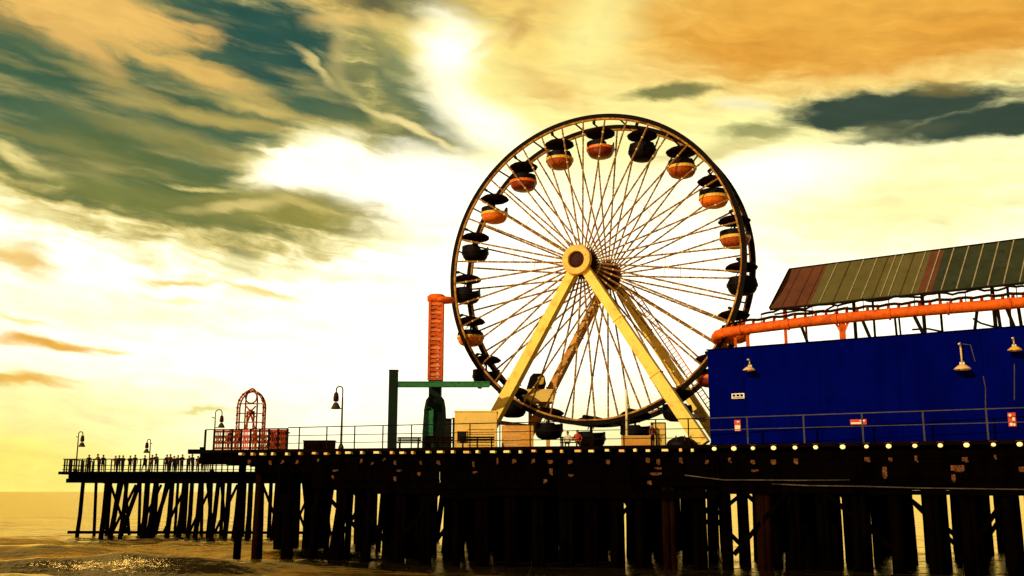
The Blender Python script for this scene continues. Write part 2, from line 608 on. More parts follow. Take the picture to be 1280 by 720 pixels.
M['rail_grey'] = mat('railing_metal', (.06, .055, .06), .5, .3, .4, 2.0)
M['rail_dark'] = mat('railing_dark', (.007, .0034, .0016), .8, .05, .5, 2.0)
M['roof_red'] = mat('roof_red', (.120, .042, .019), .75, .08, .15, .6, second=(.095, .028, .013), second_amt=.4)
M['roof_olive'] = mat('roof_olive', (.11, .094, .028), .75, .08, .15, .6, second=(.085, .074, .022), second_amt=.4)
M['roof_green'] = mat('roof_green', (.034, .040, .019), .75, .08, .2, .6, second=(.02, .022, .012), second_amt=.4)
M['seam'] = mat('roof_seam', (.30, .24, .12), .5, .3, .3, 2.0)
M['track'] = mat('orange_track', (.80, .125, .006), .6, .12, .25, 1.0, second=(.42, .05, .006), second_amt=.5)
M['green'] = mat('green_paint', (.014, .15, .05), .5, .3, .35, 1.5, second=(.004, .03, .012), second_amt=.4)
M['green_dark'] = mat('dark_green_paint', (.0035, .012, .006), .7, .1, .4, 1.5)
M['tower_red'] = mat('red_orange_paint', (.60, .095, .012), .6, .15, .3, 1.5, second=(.2, .03, .01), second_amt=.4)
M['tower_pale'] = mat('peach_paint', (.75, .21, .05), .5, .3, .3, 1.5)
M['cream'] = mat('cream_paint', (.95, .62, .15), .65, .2, .12, .8, second=(.70, .42, .09), second_amt=.25)
M['amber'] = mat('amber_boards', (.78, .36, .06), .65, .2, .25, 1.0, second=(.45, .15, .02), second_amt=.3)
M['awning'] = mat('pale_awning', (.95, .86, .45), .8, .1, .06, .3, trans=.75)
M['glass_dark'] = mat('dark_window', (.006, .006, .006), .12, .5, .3, 1.0)
M['amber_glass'] = mat('amber_window', (.65, .40, .05), .2, .5, .3, 2.0)
M['lattice'] = mat('red_lattice', (.16, .022, .008), .8, .05, .5, 2.0, second=(.55, .10, .03), second_amt=.5)
M['white_paint'] = mat('white_paint', (.82, .74, .52), .6, .2, .12, 3.0, second=(.5, .4, .2), second_amt=.2)
M['lamp_peach'] = mat('lamp_peach', (.85, .42, .16), .5, .3, .3, 4.0, second=(.8, .7, .4), second_amt=.5)
M['red_sign'] = mat('red_sign', (.55, .045, .025), .5, .3, .3, 5.0)
M['lamp_glow'] = mat('lamp_glow', (.9, .8, .5), .4, .3, .05, 3.0, emit=(1.0, .68, .17), estr=1.15)
M['post_pale'] = mat('pale_post', (.75, .62, .30), .5, .3, .2, 3.0)
M['lamp_iron'] = mat('lamp_iron', (.05, .03, .012), .7, .1, .4, 3.0)
M['skin'] = mat('skin', (.30, .15, .08), .6, .3, .1, 3.0)
M['hair'] = mat('hair', (.012, .007, .004), .7, .2, .3, 5.0)
for nm, c in (('cloth_black', (.008, .006, .006)), ('cloth_navy', (.010, .012, .03)), ('cloth_red', (.55, .06, .03)),
              ('cloth_brown', (.06, .025, .012)), ('cloth_white', (.72, .62, .42)), ('cloth_rust', (.22, .04, .015)),
              ('cloth_olive', (.06, .05, .02)), ('cloth_grey', (.05, .045, .04))):
    M[nm] = mat(nm, c, .85, .1, .2, 6.0)

# ================================================================ water
def make_water():
    import numpy as np
    rings = np.concatenate([np.linspace(2, 44, 12, endpoint=False), np.linspace(44, 125, 330, endpoint=False),
                            125 * np.power(12000 / 125, np.linspace(0, 1, 150))])
    fine = np.radians(np.linspace(-34, 34, 620))
    coarse = np.radians(np.linspace(34, 326, 60)[1:-1])
    ang = np.concatenate([fine, coarse])
    A, Rr = np.meshgrid(ang, rings)
    X, Y = Rr * np.sin(A), Rr * np.cos(A)
    rng = np.random.RandomState(3)
    Z = np.zeros_like(X)
    fade = np.clip((Rr - 20) / 30, 0, 1) / (1 + (Rr / 190.0) ** 2)
    for i in range(26):
        lam = 1.4 * (1.16 ** i) if i < 20 else rng.uniform(5, 14)
        th = rng.normal(0.32, 0.42)
        k = 2 * np.pi / lam
        amp = 0.0105 * lam ** 0.85 * rng.uniform(.5, 1.2)
        amp = min(amp, .085) * 1.4
        ph = rng.uniform(0, 6.28)
        wob = 1.3 * np.sin(X * .05 + i) + .8 * np.sin(Y * .043 + 2 * i)
        s = np.sin(k * (X * np.sin(th) + Y * np.cos(th)) + ph + wob)
        lod = np.clip(lam / (Rr * .012) - .6, 0, 1)
        Z += amp * lod * (s - .35 * np.cos(2 * (k * (X * np.sin(th) + Y * np.cos(th)) + ph + wob)))
    Z *= fade
    # two swells running in to the beach left of the pier
    for (x0, y0, slope, w, h, xa, xb) in ((-20, 65.0, -.04, 1.2, 1.6, -60, -9), (-22, 82, .03, 2.2, .75, -75, -8), (-30, 97, .0, 2.6, .5, -90, -6)):
        line = y0 + slope * (X - x0) + 1.1 * np.sin(X * .16 + y0) + .5 * np.sin(X * .41)
        dd = (Y - line) / w
        shape = np.where(dd < 0, np.exp(-(dd * 2.1) ** 2), np.exp(-(dd * .8) ** 2))
        side = 1 / (1 + np.exp(-(X - xa) / 3)) * 1 / (1 + np.exp((X - xb) / 3))
        Z += h * shape * side * (.8 + .25 * np.sin(X * .3 + y0))
    Z *= 1 - .75 / (1 + np.exp(-(X + 12) / 4))          # sheltered beside the pier
    nr, nc = X.shape
    verts = np.stack([X, Y, Z], -1).reshape(-1, 3)
    i, j = np.meshgrid(np.arange(nr - 1), np.arange(nc), indexing='ij')
    j2 = (j + 1) % nc
    quads = np.stack([i * nc + j, i * nc + j2, (i + 1) * nc + j2, (i + 1) * nc + j], -1).reshape(-1, 4)[:, ::-1]
    me = bpy.data.meshes.new('water')
    me.vertices.add(len(verts))
    me.vertices.foreach_set('co', verts.astype(np.float32).ravel())
    n = len(quads)
    me.loops.add(n * 4)
    me.loops.foreach_set('vertex_index', quads.astype(np.int32).ravel())
    me.polygons.add(n)
    me.polygons.foreach_set('loop_start', np.arange(0, n * 4, 4, dtype=np.int32))
    me.polygons.foreach_set('use_smooth', np.ones(n, dtype=bool))
    me.update(calc_edges=True)
    me.validate()
    # hole round the foot of the camera is closed by a flat patch of the same sheet, out of sight below
    m = bpy.data.materials.new('sea_water')
    m.use_nodes = True
    nt = m.node_tree
    nt.nodes.remove(nt.nodes['Principled BSDF'])
    df = nt.nodes.new('ShaderNodeBsdfDiffuse')                 # silty brown body of the water
    df.inputs['Color'].default_value = (.010, .0055, .0012, 1)
    b = nt.nodes.new('ShaderNodeBsdfGlossy')                   # golden evening light put into the colour of the reflection
    b.inputs['Color'].default_value = (.96, .69, .23, 1)
    b.inputs['Roughness'].default_value = .17
    fr = nt.nodes.new('ShaderNodeFresnel')
    fr.inputs['IOR'].default_value = 1.4
    mxs = nt.nodes.new('ShaderNodeMixShader')
    nt.links.new(fr.outputs[0], mxs.inputs[0])
    nt.links.new(df.outputs[0], mxs.inputs[1])
    nt.links.new(b.outputs[0], mxs.inputs[2])
    nt.links.new(mxs.outputs[0], nt.nodes['Material Output'].inputs['Surface'])
    t = nt.nodes.new('ShaderNodeTexCoord')
    prev = None
    for (sx, sy, sc, st, dist) in ((.13, 1.0, .055, .8, 3.0), (.10, 1.0, .2, .7, .9), (.3, 1.0, .6, .6, .3), (.6, 1.0, 2.2, .6, .14), (.8, 1.0, 7.0, .4, .04)):
        mp = nt.nodes.new('ShaderNodeMapping')
        mp.inputs['Scale'].default_value = (sx, sy, 1)
        mp.inputs['Rotation'].default_value = (0, 0, .15)
        nt.links.new(t.outputs['Object'], mp.inputs['Vector'])
        nz = nt.nodes.new('ShaderNodeTexNoise')
        nz.inputs['Scale'].default_value = sc
        nz.inputs['Detail'].default_value = 5
        nz.inputs['Roughness'].default_value = .6
        nt.links.new(mp.outputs[0], nz.inputs['Vector'])
        bp = nt.nodes.new('ShaderNodeBump')
        bp.inputs['Strength'].default_value = st
        bp.inputs['Distance'].default_value = dist
        nt.links.new(nz.outputs['Fac'], bp.inputs['Height'])
        if prev:
            nt.links.new(prev.outputs[0], bp.inputs['Normal'])
        prev = bp
    for nn_ in (b, fr):
        nt.links.new(prev.outputs[0], nn_.inputs['Normal'])
    me.materials.append(m)
    o = link('water', me)
    tag(o, 'golden evening sea with low swells around the pier', None, None, 'structure')
make_water()

# ================================================================ the main pier
DECK = 8.0
E0, E1, E2 = Vector((-23.4, 76.6, 0)), Vector((13.5, 67.5, 0)), Vector((30.0, 61.0, 0))
E3 = E2 + (E2 - E1) * 0.55
L01, L13 = (E1 - E0).length, (E3 - E1).length
D01, D13 = (E1 - E0).normalized(), (E3 - E1).normalized()
N01, N13 = Vector((-D01.y, D01.x, 0)), Vector((-D13.y, D13.x, 0))     # pointing away from the camera
LTOT = L01 + L13

def edge(s, back=0.0, z=0.0):      # a point along the front edge of the pier
    if s <= L01:
        p = E0 + D01 * s + N01 * back
    else:
        p = E1 + D13 * (s - L01) + N13 * back
    return Vector((p.x, p.y, z))

def edge_dir(s):
    return D01 if s <= L01 else D13

def s_at_px(px):                   # distance along the edge of the point seen at column px
    k = (px - 640.0) / (FPX / cos(PITCH))
    for P0, D, L, off in ((E0, D01, L01, 0.0), (E1, D13, L13, L01)):
        den = D.x - k * D.y
        s = (k * P0.y - P0.x) / den
        if s <= L or off > 0:
            return off + s

pier = thing('pier', 'long dark timber pier on tarred piles carrying the ferris wheel', 'pier', tuple(edge(30, 4, 0)))

BACK_W = 33.0
pb = MB()
front = [edge(0), E1.copy(), edge(LTOT)]
back = [edge(0, BACK_W), E1 + (N01 + N13).normalized() * BACK_W, edge(LTOT, BACK_W)]
loop = front + list(reversed(back))
vs = [Vector((p.x, p.y, DECK - .24)) for p in loop] + [Vector((p.x, p.y, DECK)) for p in loop]
nL = len(loop)
pb.add(vs, [tuple(reversed(range(nL))), tuple(range(nL, 2 * nL))] + [(i, (i + 1) % nL, nL + (i + 1) % nL, nL + i) for i in range(nL)])
pb.build('deck', M['deck_wood'], pier)

# timber fascia below the deck: long boards, each bay ending at its own height
fb = MB()
s = 0.1
rg = random.Random(11)
while s < LTOT - .5:
    ln = rg.uniform(3.6, 5.6)
    e = min(s + ln, LTOT - .1)
    if s < L01 < e:
        e = L01 - .02
    rows = [(7.0, 7.46)]
    if s > s_at_px(255):
        rows += [(6.35, 6.97)]
    if s < s_at_px(345):
        rows += [(7.50, 7.72)]
    if s > s_at_px(330):
        rows += [(5.78, 6.33), (5.05 + rg.uniform(-.25, .45), 5.75)]
        if rg.random() < .6:
            rows.append((4.55 + rg.uniform(-.1, .3), 5.02))
    for ri, (z0, z1) in enumerate(rows):
        bk = .22 + (.11 if ri % 2 else 0) + rg.uniform(0, .006)
        a, b = edge(s + .01, bk, (z0 + z1) / 2), edge(e - .01, bk, (z0 + z1) / 2)
        if z1 - z0 > .08:
            fb.bar(a, b, .10, z1 - z0 + .05)
    s = e + .03 if e != L01 - .02 else L01 + .02
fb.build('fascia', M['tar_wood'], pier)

# beams that carry the deck, row behind row
for r, bk in enumerate((.75, 4.4, 8.2, 12.4, 17.0, 22.0, 27.5, 32.3)):
    cb = MB()
    for s0, s1 in ((.1, L01 - .1), (L01 + .1, LTOT - .2)):
        cb.bar(edge(s0, bk, 7.2), edge(s1, bk, 7.2), .34, .5)
        if r in (1, 3, 5, 7):
            cb.bar(edge(max(s0, s_at_px(345)), bk + .22, 5.35), edge(s1, bk + .22, 5.35), .12, .55)
    cb.build('cap_beam', M['tar_wood'], pier)

# pale joist ends in a row under the deck, up to the blue wall
s_blue = s_at_px(872)
s = s_at_px(300)
while s < s_blue:
    w = rg.choice((.26, .34, .42, .5, .22))
    if True:
        c = edge(s, -.02, 7.66 + rg.uniform(-.03, .03))
        d = edge_dir(s)
        MB().box(c, (w * .85, .5, .16 if w > .3 else .2), atan2(d.y, d.x)).build('joist_end', M['amber_end'] if rg.random() < .3 else M['pale_end'], pier, bevel=.03)
    s += rg.uniform(.75, 1.15)

# rusty brackets and bolts on the fascia
for px, py, w, h in ((312, 577, .3, .3), (338, 578, .28, .3), (354, 577, .2, .26), (372, 577, .25, .28), (398, 575, .22, .2), (420, 588, .55, .1), (416, 596, .22, .22),
                     (452, 576, .22, .3), (466, 579, .2, .18), (481, 574, .2, .2), (494, 578, .26, .3), (499, 588, .5, .12), (494, 598, .28, .34),
                     (524, 592, .3, .25), (526, 578, .2, .25), (548, 578, .3, .3), (592, 580, .2, .4), (594, 590, .4, .12), (622, 576, .16, .46), (643, 576, .35, .3), (667, 576, .28, .3), (688, 577, .45, .25), (689, 589, .3, .46),
                     (682, 601, .3, .26), (713, 577, .4, .25), (714, 594, .45, .14), (760, 577, .35, .3), (810, 575, .35, .35), (823, 577, .3, .4), (823, 585, .6, .1),
                     (820, 592, .95, .16), (812, 603, .35, .26), (851, 575, .3, .4), (884, 577, .3, .24), (912, 575, .22, .34), (941, 577, .34, .26), (944, 588, .6, .12),
                     (967, 577, .42, .32), (995, 576, .34, .36), (1084, 574, .42, .3), (1106, 590, .34, .8), (1113, 574, .3, .2), (1145, 573, .2, .42), (1197, 585, .95, .42), (1206, 574, .4, .3),
                     (1192, 597, .28, .5), (1244, 571, .16, .3), (1278, 586, .5, .3)):
    s = s_at_px(px)
    pl = edge(s, .12)
    dd = edge_dir(s)
    nn = Vector((-dd.y, dd.x, 0))
    P = at_plane(px, py, pl, nn)
    q = MB()
    an = atan2(dd.y, dd.x)
    q.box(P, (w * .8, .12, h * .8), an)
    q.box(P + Vector((rg.uniform(-.1, .1), -.05, -h * .45)), (w * .5, .1, .1), an)
    q.build('bracket', M['bracket'], pier, bevel=.02)

# thin tubes added for the lower wale's top edge catching light
for pts in (((856, 594), (880, 597), (905, 600), (940, 600), (1000, 600.5), (1062, 600)), ((965, 605), (1010, 607), (1080, 608), (1150, 610), (1220, 611), (1290, 612), (1380, 613))):
    q = MB().tube([at_plane(px, py, edge(s_at_px(px), .08), N13 if px > 900 else N01) for px, py in pts], .045, 6)
    q.build('lit_wale_edge', M['lit_wale_edge'], pier, smooth=True)

# piles: the front rows one by one, the crowd behind them as one mass
def pile(mb, s, bk, lean, rad):
    top = edge(s, bk, 7.0)
    d = edge_dir(s)
    bot = edge(s, bk, -2.0) + d * lean + Vector((0, rg.uniform(-.15, .15), 0))
    mid = top.lerp(bot, .5) + Vector((rg.uniform(-.05, .05), 0, 0))
    mb.tube([top, mid, bot], rad, 9, r1=rad * 1.12)

mass = MB()
n_named = 0
for r, bk in enumerate((.75, 4.2, 7.8, 11.6, 15.6, 19.8, 24.0, 28.2, 32.3)):
    s = .5 + rg.uniform(0, 1.2)
    while s < LTOT - .4:
        pe = edge(s, bk)
        if 640 + FPX / cos(PITCH) * pe.x / pe.y < 318:      # the outer end stands on the far platform's slim piles
            s += .5
            continue
        leftish = s < s_at_px(520)
        lean = rg.uniform(-1.3, .15) if leftish and r % 2 == 0 else rg.uniform(-.12, .12)
        rad = rg.uniform(.20, .32) if leftish else rg.uniform(.24, .40)
        if r < 3 and n_named < 97:
            mb = MB()
            pile(mb, s, bk, lean, rad)
            if r == 0 and rg.random() < .55 and s > s_at_px(340):      # a fender timber bolted beside it
                a = edge(s + .42, bk - .1, 6.9)
                b = edge(s + .42, bk - .1, -2) + edge_dir(s) * lean
                mb.bar(a, b, .34, .3)
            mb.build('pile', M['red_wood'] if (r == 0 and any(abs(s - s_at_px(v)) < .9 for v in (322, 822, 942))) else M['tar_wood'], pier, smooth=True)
            n_named += 1
        else:
            pile(mass, s, bk, lean, rad)
        s += rg.uniform(1.55, 2.45) if s > s_at_px(560) else rg.uniform(1.5, 2.5)
for px_ in (281,):
    mb = MB()
    pile(mb, s_at_px(px_), 2.5, -.2, .27)
    mb.build('pile', M['tar_wood'], pier, smooth=True)
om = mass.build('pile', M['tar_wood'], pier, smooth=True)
om['kind'] = 'stuff'
# cross bracing between piles
for r, bk in ((0, .5), (2, 7.4), (4, 13.8)):
    s = s_at_px(330)
    while s < LTOT - 6:
        L = rg.uniform(3.5, 6)
        if rg.random() < .7:
            a, b = (s, s + L) if rg.random() < .5 else (s + L, s)
            MB().bar(edge(a, bk, 6.2), edge(b, bk, 1.0), .1, .3).build('brace', M['tar_wood'], pier)
        s += L * rg.uniform(.8, 1.4)

# ================================================================ railings
def railing(name_label, pts, h0, h1, spacing, material, rails=(1.0, .62, .27), rr=.035, pr=.04, cat='railing', group=None, phase=0.0):
    """pts: deck level points of a polyline; the height runs from h0 to h1"""
    t = thing('railing', name_label, cat, tuple(pts[0]), 0, group)
    seg = [(pts[i + 1] - pts[i]).length for i in range(len(pts) - 1)]
    tot = sum(seg)

    def pos(s):
        for i, L in enumerate(seg):
            if s <= L or i == len(seg) - 1:
                return pts[i].lerp(pts[i + 1], s / L)
            s -= L
    s = phase
    while s <= tot + .01:
        p = pos(min(s, tot))
        h = h0 + (h1 - h0) * s / tot
        MB().box(p + Vector((0, 0, h / 2)), (pr * 2, pr * 2, h)).build('post', material, t)
        s += spacing
    brk = [0]
    for L in seg:
        brk.append(brk[-1] + L)
    for f in rails:
        q = MB()
        q.tube([pos(b) + Vector((0, 0, f * (h0 + (h1 - h0) * b / tot))) for b in brk], rr if f > .9 else rr * .7, 6)
        q.build('rail', material, t)
    return t

sL, sB = s_at_px(356), s_at_px(884)
up = Vector((0, 0, DECK))
railing('dark metal railing along the open pier edge between red lattice and blue wall',
        [edge(sL, .12, DECK), edge(sB, .12, DECK)], 1.55, 1.72, 2.15, M['rail_dark'], phase=.9)
railing('grey metal railing standing in front of the blue wall',
        [edge(sB + .05, .12, DECK), edge(LTOT - .2, .12, DECK)], 1.72, 1.95, 3.55, M['rail_grey'], rails=(1.0, .55), phase=2.7)

# ================================================================ round lamps under the blue wall
LAMPS = (895, 920, 944, 970, 997, 1023, 1057, 1087, 1115, 1148, 1180, 1213, 1247, 1280)
for i, px in enumerate(LAMPS):
    s = s_at_px(px)
    p = edge(s, -.14, 7.72)
    t = thing('edge_lamp', '%s round glowing lamp from the left along the deck edge under the blue wall' % ordinal(i), 'lamp', tuple(p), 0,
              'round lamps along the deck edge under the blue wall')
    q = MB()
    q.ball((0, 0, 0), (.135, .155, .12, .15, .13)[i % 5], 12, 8, sq=(1.12, 1, .9))
    local(q, 'globe', M['lamp_glow'], t, True)
    q = MB()
    q.box((0, .12, .0), (.14, .16, .3))
    q.box((0, .05, .2), (.3, .34, .05))
    local(q, 'bracket', M['bracket'], t)

# ================================================================ the blue wall
A66 = radians(66)
D66 = Vector((sin(A66), -cos(A66), 0))
N66 = Vector((cos(A66), sin(A66), 0))
W0 = at(884, 438, 69.5)
W0 = Vector((W0.x, W0.y, 0))
ZL = at(882.5, 438, 69.5).z
PR = at_plane(1280, 408, W0, N66)
WS = (Vector((PR.x, PR.y, 0)) - W0).length
ZS = (PR.z - ZL) / WS
WLEN = WS + 7.0
RZ66 = atan2(D66.y, D66.x)

blue = thing('blue_building', 'plain dark blue wall building at the pier edge below the orange coaster track', 'building', (W0.x, W0.y, DECK))
q = MB()
zt = lambda s_: ZL + ZS * s_
vs = []
for s_, b_ in ((0, 0), (WLEN, 0), (WLEN, 1.6), (0, 1.6)):
    p = W0 + D66 * s_ + N66 * b_
    vs.append(Vector((p.x, p.y, DECK)))
for s_, b_ in ((0, 0), (WLEN, 0), (WLEN, 1.6), (0, 1.6)):
    p = W0 + D66 * s_ + N66 * b_
    vs.append(Vector((p.x, p.y, zt(s_))))
q.add(vs, [(3, 2, 1, 0), (4, 5, 6, 7), (0, 1, 5, 4), (1, 2, 6, 5), (2, 3, 7, 6), (3, 0, 4, 7)])
q.build('wall', M['blue'], blue)
s_ = 2.44
while s_ < WLEN:
    p = W0 + D66 * s_ - N66 * .004
    MB().bar(Vector((p.x, p.y, DECK + .05)), Vector((p.x, p.y, zt(s_) - .08)), .035, .012, up=N66).build('panel_joint', M['blue_trim'], blue)
    s_ += 4.88
q = MB()
a, b = W0 - D66 * .06 + N66 * .8, W0 + D66 * WLEN + N66 * .8
q.bar(Vector((a.x, a.y, ZL + .035)), Vector((b.x, b.y, zt(WLEN) + .035)), 1.76, .06)
q.build('coping', M['blue_trim'], blue)
for pts in (((1203, 430), (1213, 431), (1219, 452)), ((1229, 470), (1232, 486), (1232, 512)), ((1268, 455), (1268, 500))):
    q = MB().tube([at_plane(px, py, W0 - N66 * .04, N66) for px, py in pts], .03, 5)
    q.build('conduit', M['rail_grey'], blue)

def wall_lamp(px, py, k, label, m1, arm):
    P = at_plane(px, py, W0 - N66 * .02, N66)
    t = thing('wall_lamp', label, 'lamp', tuple(P), RZ66, 'outdoor lamps on the blue wall')
    q = MB()
    q.box((0, -.07, .12 * k), (.26 * k, .14, .3 * k))
    local(q, 'mount', M['white_paint'], t, bevel=.02)
    q = MB()
    q.tube([(0, -.1, .2 * k), (0, -.18, arm * .7), (-.02 * k, -.3, arm), (-.1 * k, -.42, arm * .92)], .05 * k, 8)
    local(q, 'arm', M['post_pale'], t, True)
    q = MB()                                   # a wide hood that opens downwards
    q.lathe([(.10 * k, .16 * k), (.20 * k, .12 * k), (.42 * k, -.06 * k), (.44 * k, -.12 * k), (.38 * k, -.12 * k), (.12 * k, .06 * k)], 16, (0, -.48, -.05 * k))
    local(q, 'hood', m1, t, True)
    q = MB()
    q.ball((0, -.48, -.08 * k), .15 * k, 10, 6)
    local(q, 'bulb', M['white_paint'], t, True)
    return t
wall_lamp(938, 461, .95, 'peach hooded lamp at the left end of the blue wall', M['lamp_peach'], .62)
wall_lamp(1203, 459, 1.15, 'tall peach lamp with long arm right of centre on the blue wall', M['lamp_peach'], 1.5)
wall_lamp(1268, 436, .95, 'yellowish hooded lamp high at the right end of the blue wall', M['yellow_trim'], .65)

def sign(px, py, w, h, name, label, cat, m1, m2, rows):
    P = at_plane(px, py, W0 - N66 * .03, N66)
    t = thing(name, label, cat, tuple(P), RZ66)
    local(MB().box((0, 0, 0), (w, .06, h)), 'plate', m1, t, bevel=.01)
    q = MB()
    for (x, z, ww, hh) in rows:
        q.box((x * w, -.037, z * h), (ww * w, .014, hh * h))
    local(q, 'marking', m2, t)
    return t
sign(922.5, 495, .86, .36, 'wall_plaque', 'small white plaque with dark marks at the left of the blue wall', 'sign', M['white_paint'], M['blue_trim'],
     [(-.3, .1, .2, .4), (0, .1, .22, .4), (.29, .1, .2, .4), (0, -.32, .8, .1)])
sign(922, 532, .42, .74, 'alarm_box', 'small red and white box low on the blue wall below the plaque', 'box', M['red_sign'], M['white_paint'], [(0, -.2, .8, .46), (.1, .35, .4, .12)])
sign(1073, 527.5, 1.0, .34, 'wall_sign', 'wide low red and white sign in the middle of the blue wall', 'sign', M['red_sign'], M['white_paint'], [(-.1, -.2, .7, .3), (.25, .22, .3, .25)])
sign(1265, 524.5, .44, .84, 'wall_sign', 'upright red and white sign at the right end of the blue wall', 'sign', M['red_sign'], M['white_paint'], [(-.2, .3, .3, .2), (.2, .05, .3, .25), (-.15, -.3, .35, .25), (.22, -.36, .25, .16)])

# ================================================================ roller coaster track
T0 = at(905, 416, 73.5)
coaster = thing('roller_coaster', 'bright orange roller coaster track running above the blue wall', 'roller coaster', (T0.x, T0.y, DECK))
def tp(px, py, off=0.0):
    return at_plane(px, py, Vector((T0.x, T0.y, 0)) + N66 * off, N66)
TR = [(905, 416), (925, 412.5), (950, 409.5), (1010, 402), (1080, 395), (1150, 388.5), (1220, 383), (1280, 378), (1400, 368)]
def track_at(px):
    for (x0, y0), (x1, y1) in zip(TR, TR[1:]):
        if px <= x1:
            return y0 + (y1 - y0) * (px - x0) / (x1 - x0)
    return TR[-1][1]
q = MB()
main = [tp(*p) for p in TR]
curl = [main[0] + D66 * (-2.2 * sin(a)) * .5 + N66 * (3.2 * (1 - cos(a))) + Vector((0, 0, -.12 * a)) for a in (1.9, 1.4, .95, .5)]
q.tube(curl + main, .37, 14)
q.build('track_tube', M['track'], coaster, smooth=True)
for k, dz in ((-.42, .62), (.42, .62)):
    q = MB()
    q.tube([tp(px, track_at(px), k) + Vector((0, 0, dz + .05 * sin(px * .21))) for px in range(912, 1400, 9)], .095, 6)
    q.build('running_rail', M['dark_steel'], coaster, smooth=True)
q = MB()
for i, px in enumerate(range(916, 1400, 13)):
    p = tp(px, track_at(px))
    q.bar(p + N66 * -.5 + Vector((0, 0, .6)), p + N66 * .5 + Vector((0, 0, .6)), .1, .08)
    q.bar(p + Vector((0, 0, .3)), p + Vector((0, 0, .62)), .16, .16)
q.build('tie', M['track'], coaster)
q = MB()
for px in (925, 985, 1045, 1112, 1185, 1262, 1345):
    a = tp(px, track_at(px))
    t_ = (tp(px + 4, track_at(px + 4)) - a).normalized()
    MB().tube([a - t_ * .07, a + t_ * .07], .45, 14).build('flange', M['track'], coaster)
hh = [(tp(px, track_at(px), .9) + Vector((0, 0, 1.05 + .09 * sin(px * .13) + .05 * sin(px * .31)))) for px in range(952, 1400, 8)]
q.tube(hh, .085, 5)
for p in hh[::4]:
    q.bar(p, p - Vector((0, 0, .75)), .05)
q.build('handrail', M['dark_steel'], coaster)
for px, lean, w, m1 in ((918, .1, .16, 'track'), (934, 0, .22, 'track'), (1000, .55, .2, 'dark_steel'), (1052, .0, .34, 'track'), (1076, .6, .22, 'dark_steel'), (1118, .05, .12, 'rail_dark'),
                        (1123, .05, .1, 'rail_dark'), (1140, .7, .24, 'dark_steel'), (1222, -.35, .16, 'dark_steel'), (1246, .1, .16, 'dark_steel'), (1256, .5, .2, 'dark_steel'), (1272, .1, .16, 'rail_dark'), (1300, .3, .2, 'dark_steel')):
    p = tp(px, track_at(px), .15)
    q = MB()
    b = Vector((p.x, p.y, DECK)) + D66 * lean * (p.z - DECK) * .55
    q.bar(p, b, w)
    if px == 1052:
        q.bar(p + D66 * -.5 + Vector((0, 0, -.1)), p + D66 * .1 + Vector((0, 0, -1.4)), .16)
        q.bar(p + D66 * .5 + Vector((0, 0, -.1)), p + D66 * -.1 + Vector((0, 0, -1.4)), .16)
    q.build('support_post', M[m1], coaster)
for pts in (((1140, 412), (1160, 411), (1175, 414), (1186, 420)), ((1216, 398), (1226, 404), (1240, 408), (1252, 409)), ((1010, 393), (1030, 389), (1045, 381)), ((968, 393), (1000, 388), (1030, 390), (1060, 384))):
    q = MB().tube([tp(px, py, .5) for px, py in pts], .07, 5)
    q.build('cable', M['dark_steel'], coaster)

# ================================================================ ribbed metal roof behind the track
R0 = at(962, 385.5, 77.0)
R0f = Vector((R0.x, R0.y, 0))
def rp(px, py, off=0.0):
    return at_plane(px, py, R0f + N66 * off, N66)
EL, ER = rp(962, 385.5), rp(1280, 352.5)
RL, RR = rp(987, 336.5, 3.6), rp(1280, 298.5, 3.6)
ed = (ER - EL)
rd = (RR - RL)
def eave(s_):
    return EL + ed.normalized() * s_
def ridge(s_):                       # the ridge runs parallel in plan
    k = s_ / Vector((ed.x, ed.y, 0)).length * ed.length
    base = RL + rd.normalized() * s_
    return base
roof = thing('station_roof', 'ribbed metal roof in rust red, olive and dark green above the coaster track', 'roof', (R0.x, R0.y, DECK))
q = MB()
bounds = [(962, 0), (1012, 1), (1147, 0), (1164, 2), (1400, 2)]
def s_e(px):
    return (rp(px, 385.5 + (352.5 - 385.5) * (px - 962) / 318.0) - EL).length
upn = (RL - EL).normalized().cross(ed.normalized())
if upn.z < 0:
    upn = -upn
skew = (RL - EL).dot(ed.normalized())
for (p0, mi), (p1, _) in zip(bounds, bounds[1:]):
    s0, s1 = s_e(p0) + (.004 if p0 > 962 else 0), s_e(p1)
    a0, a1, b0, b1 = eave(s0), eave(s1), ridge(s0), ridge(s1)
    th = upn * .1
    q.add([a0, a1, b1, b0, a0 - th, a1 - th, b1 - th, b0 - th],
          [(0, 1, 2, 3), (7, 6, 5, 4), (0, 4, 5, 1), (1, 5, 6, 2), (2, 6, 7, 3), (3, 7, 4, 0)], mi)
q.build('roof_sheet', [M['roof_red'], M['roof_olive'], M['roof_green']], roof)
q = MB()
s_ = .9
k = 0
rg2 = random.Random(5)
send = s_e(1400)
while s_ < send:
    a, b = eave(s_) + upn * .035, ridge(s_) + upn * .035
    pxa = 962 + 438 * s_ / send
    bright = s_ > s_e(1164) or (s_ > s_e(1012) and rg2.random() < .75)
    q.bar(a, b, .085 if bright else .05, .07, 0 if bright else 1, up=upn)
    s_ += (1.02 if s_ > s_e(1164) else rg2.choice((.55, .8, 1.0)))
q.build('seam', [M['seam'], M['roof_red']], roof)
q = MB()
q.bar(EL - upn * .14, eave(send) - upn * .14, .1, .12)
q.bar(RL + upn * .03, ridge(send) + upn * .03, .16, .08)
q.bar(EL, RL, .1, .16)
q.build('verge', M['dark_steel'], roof)
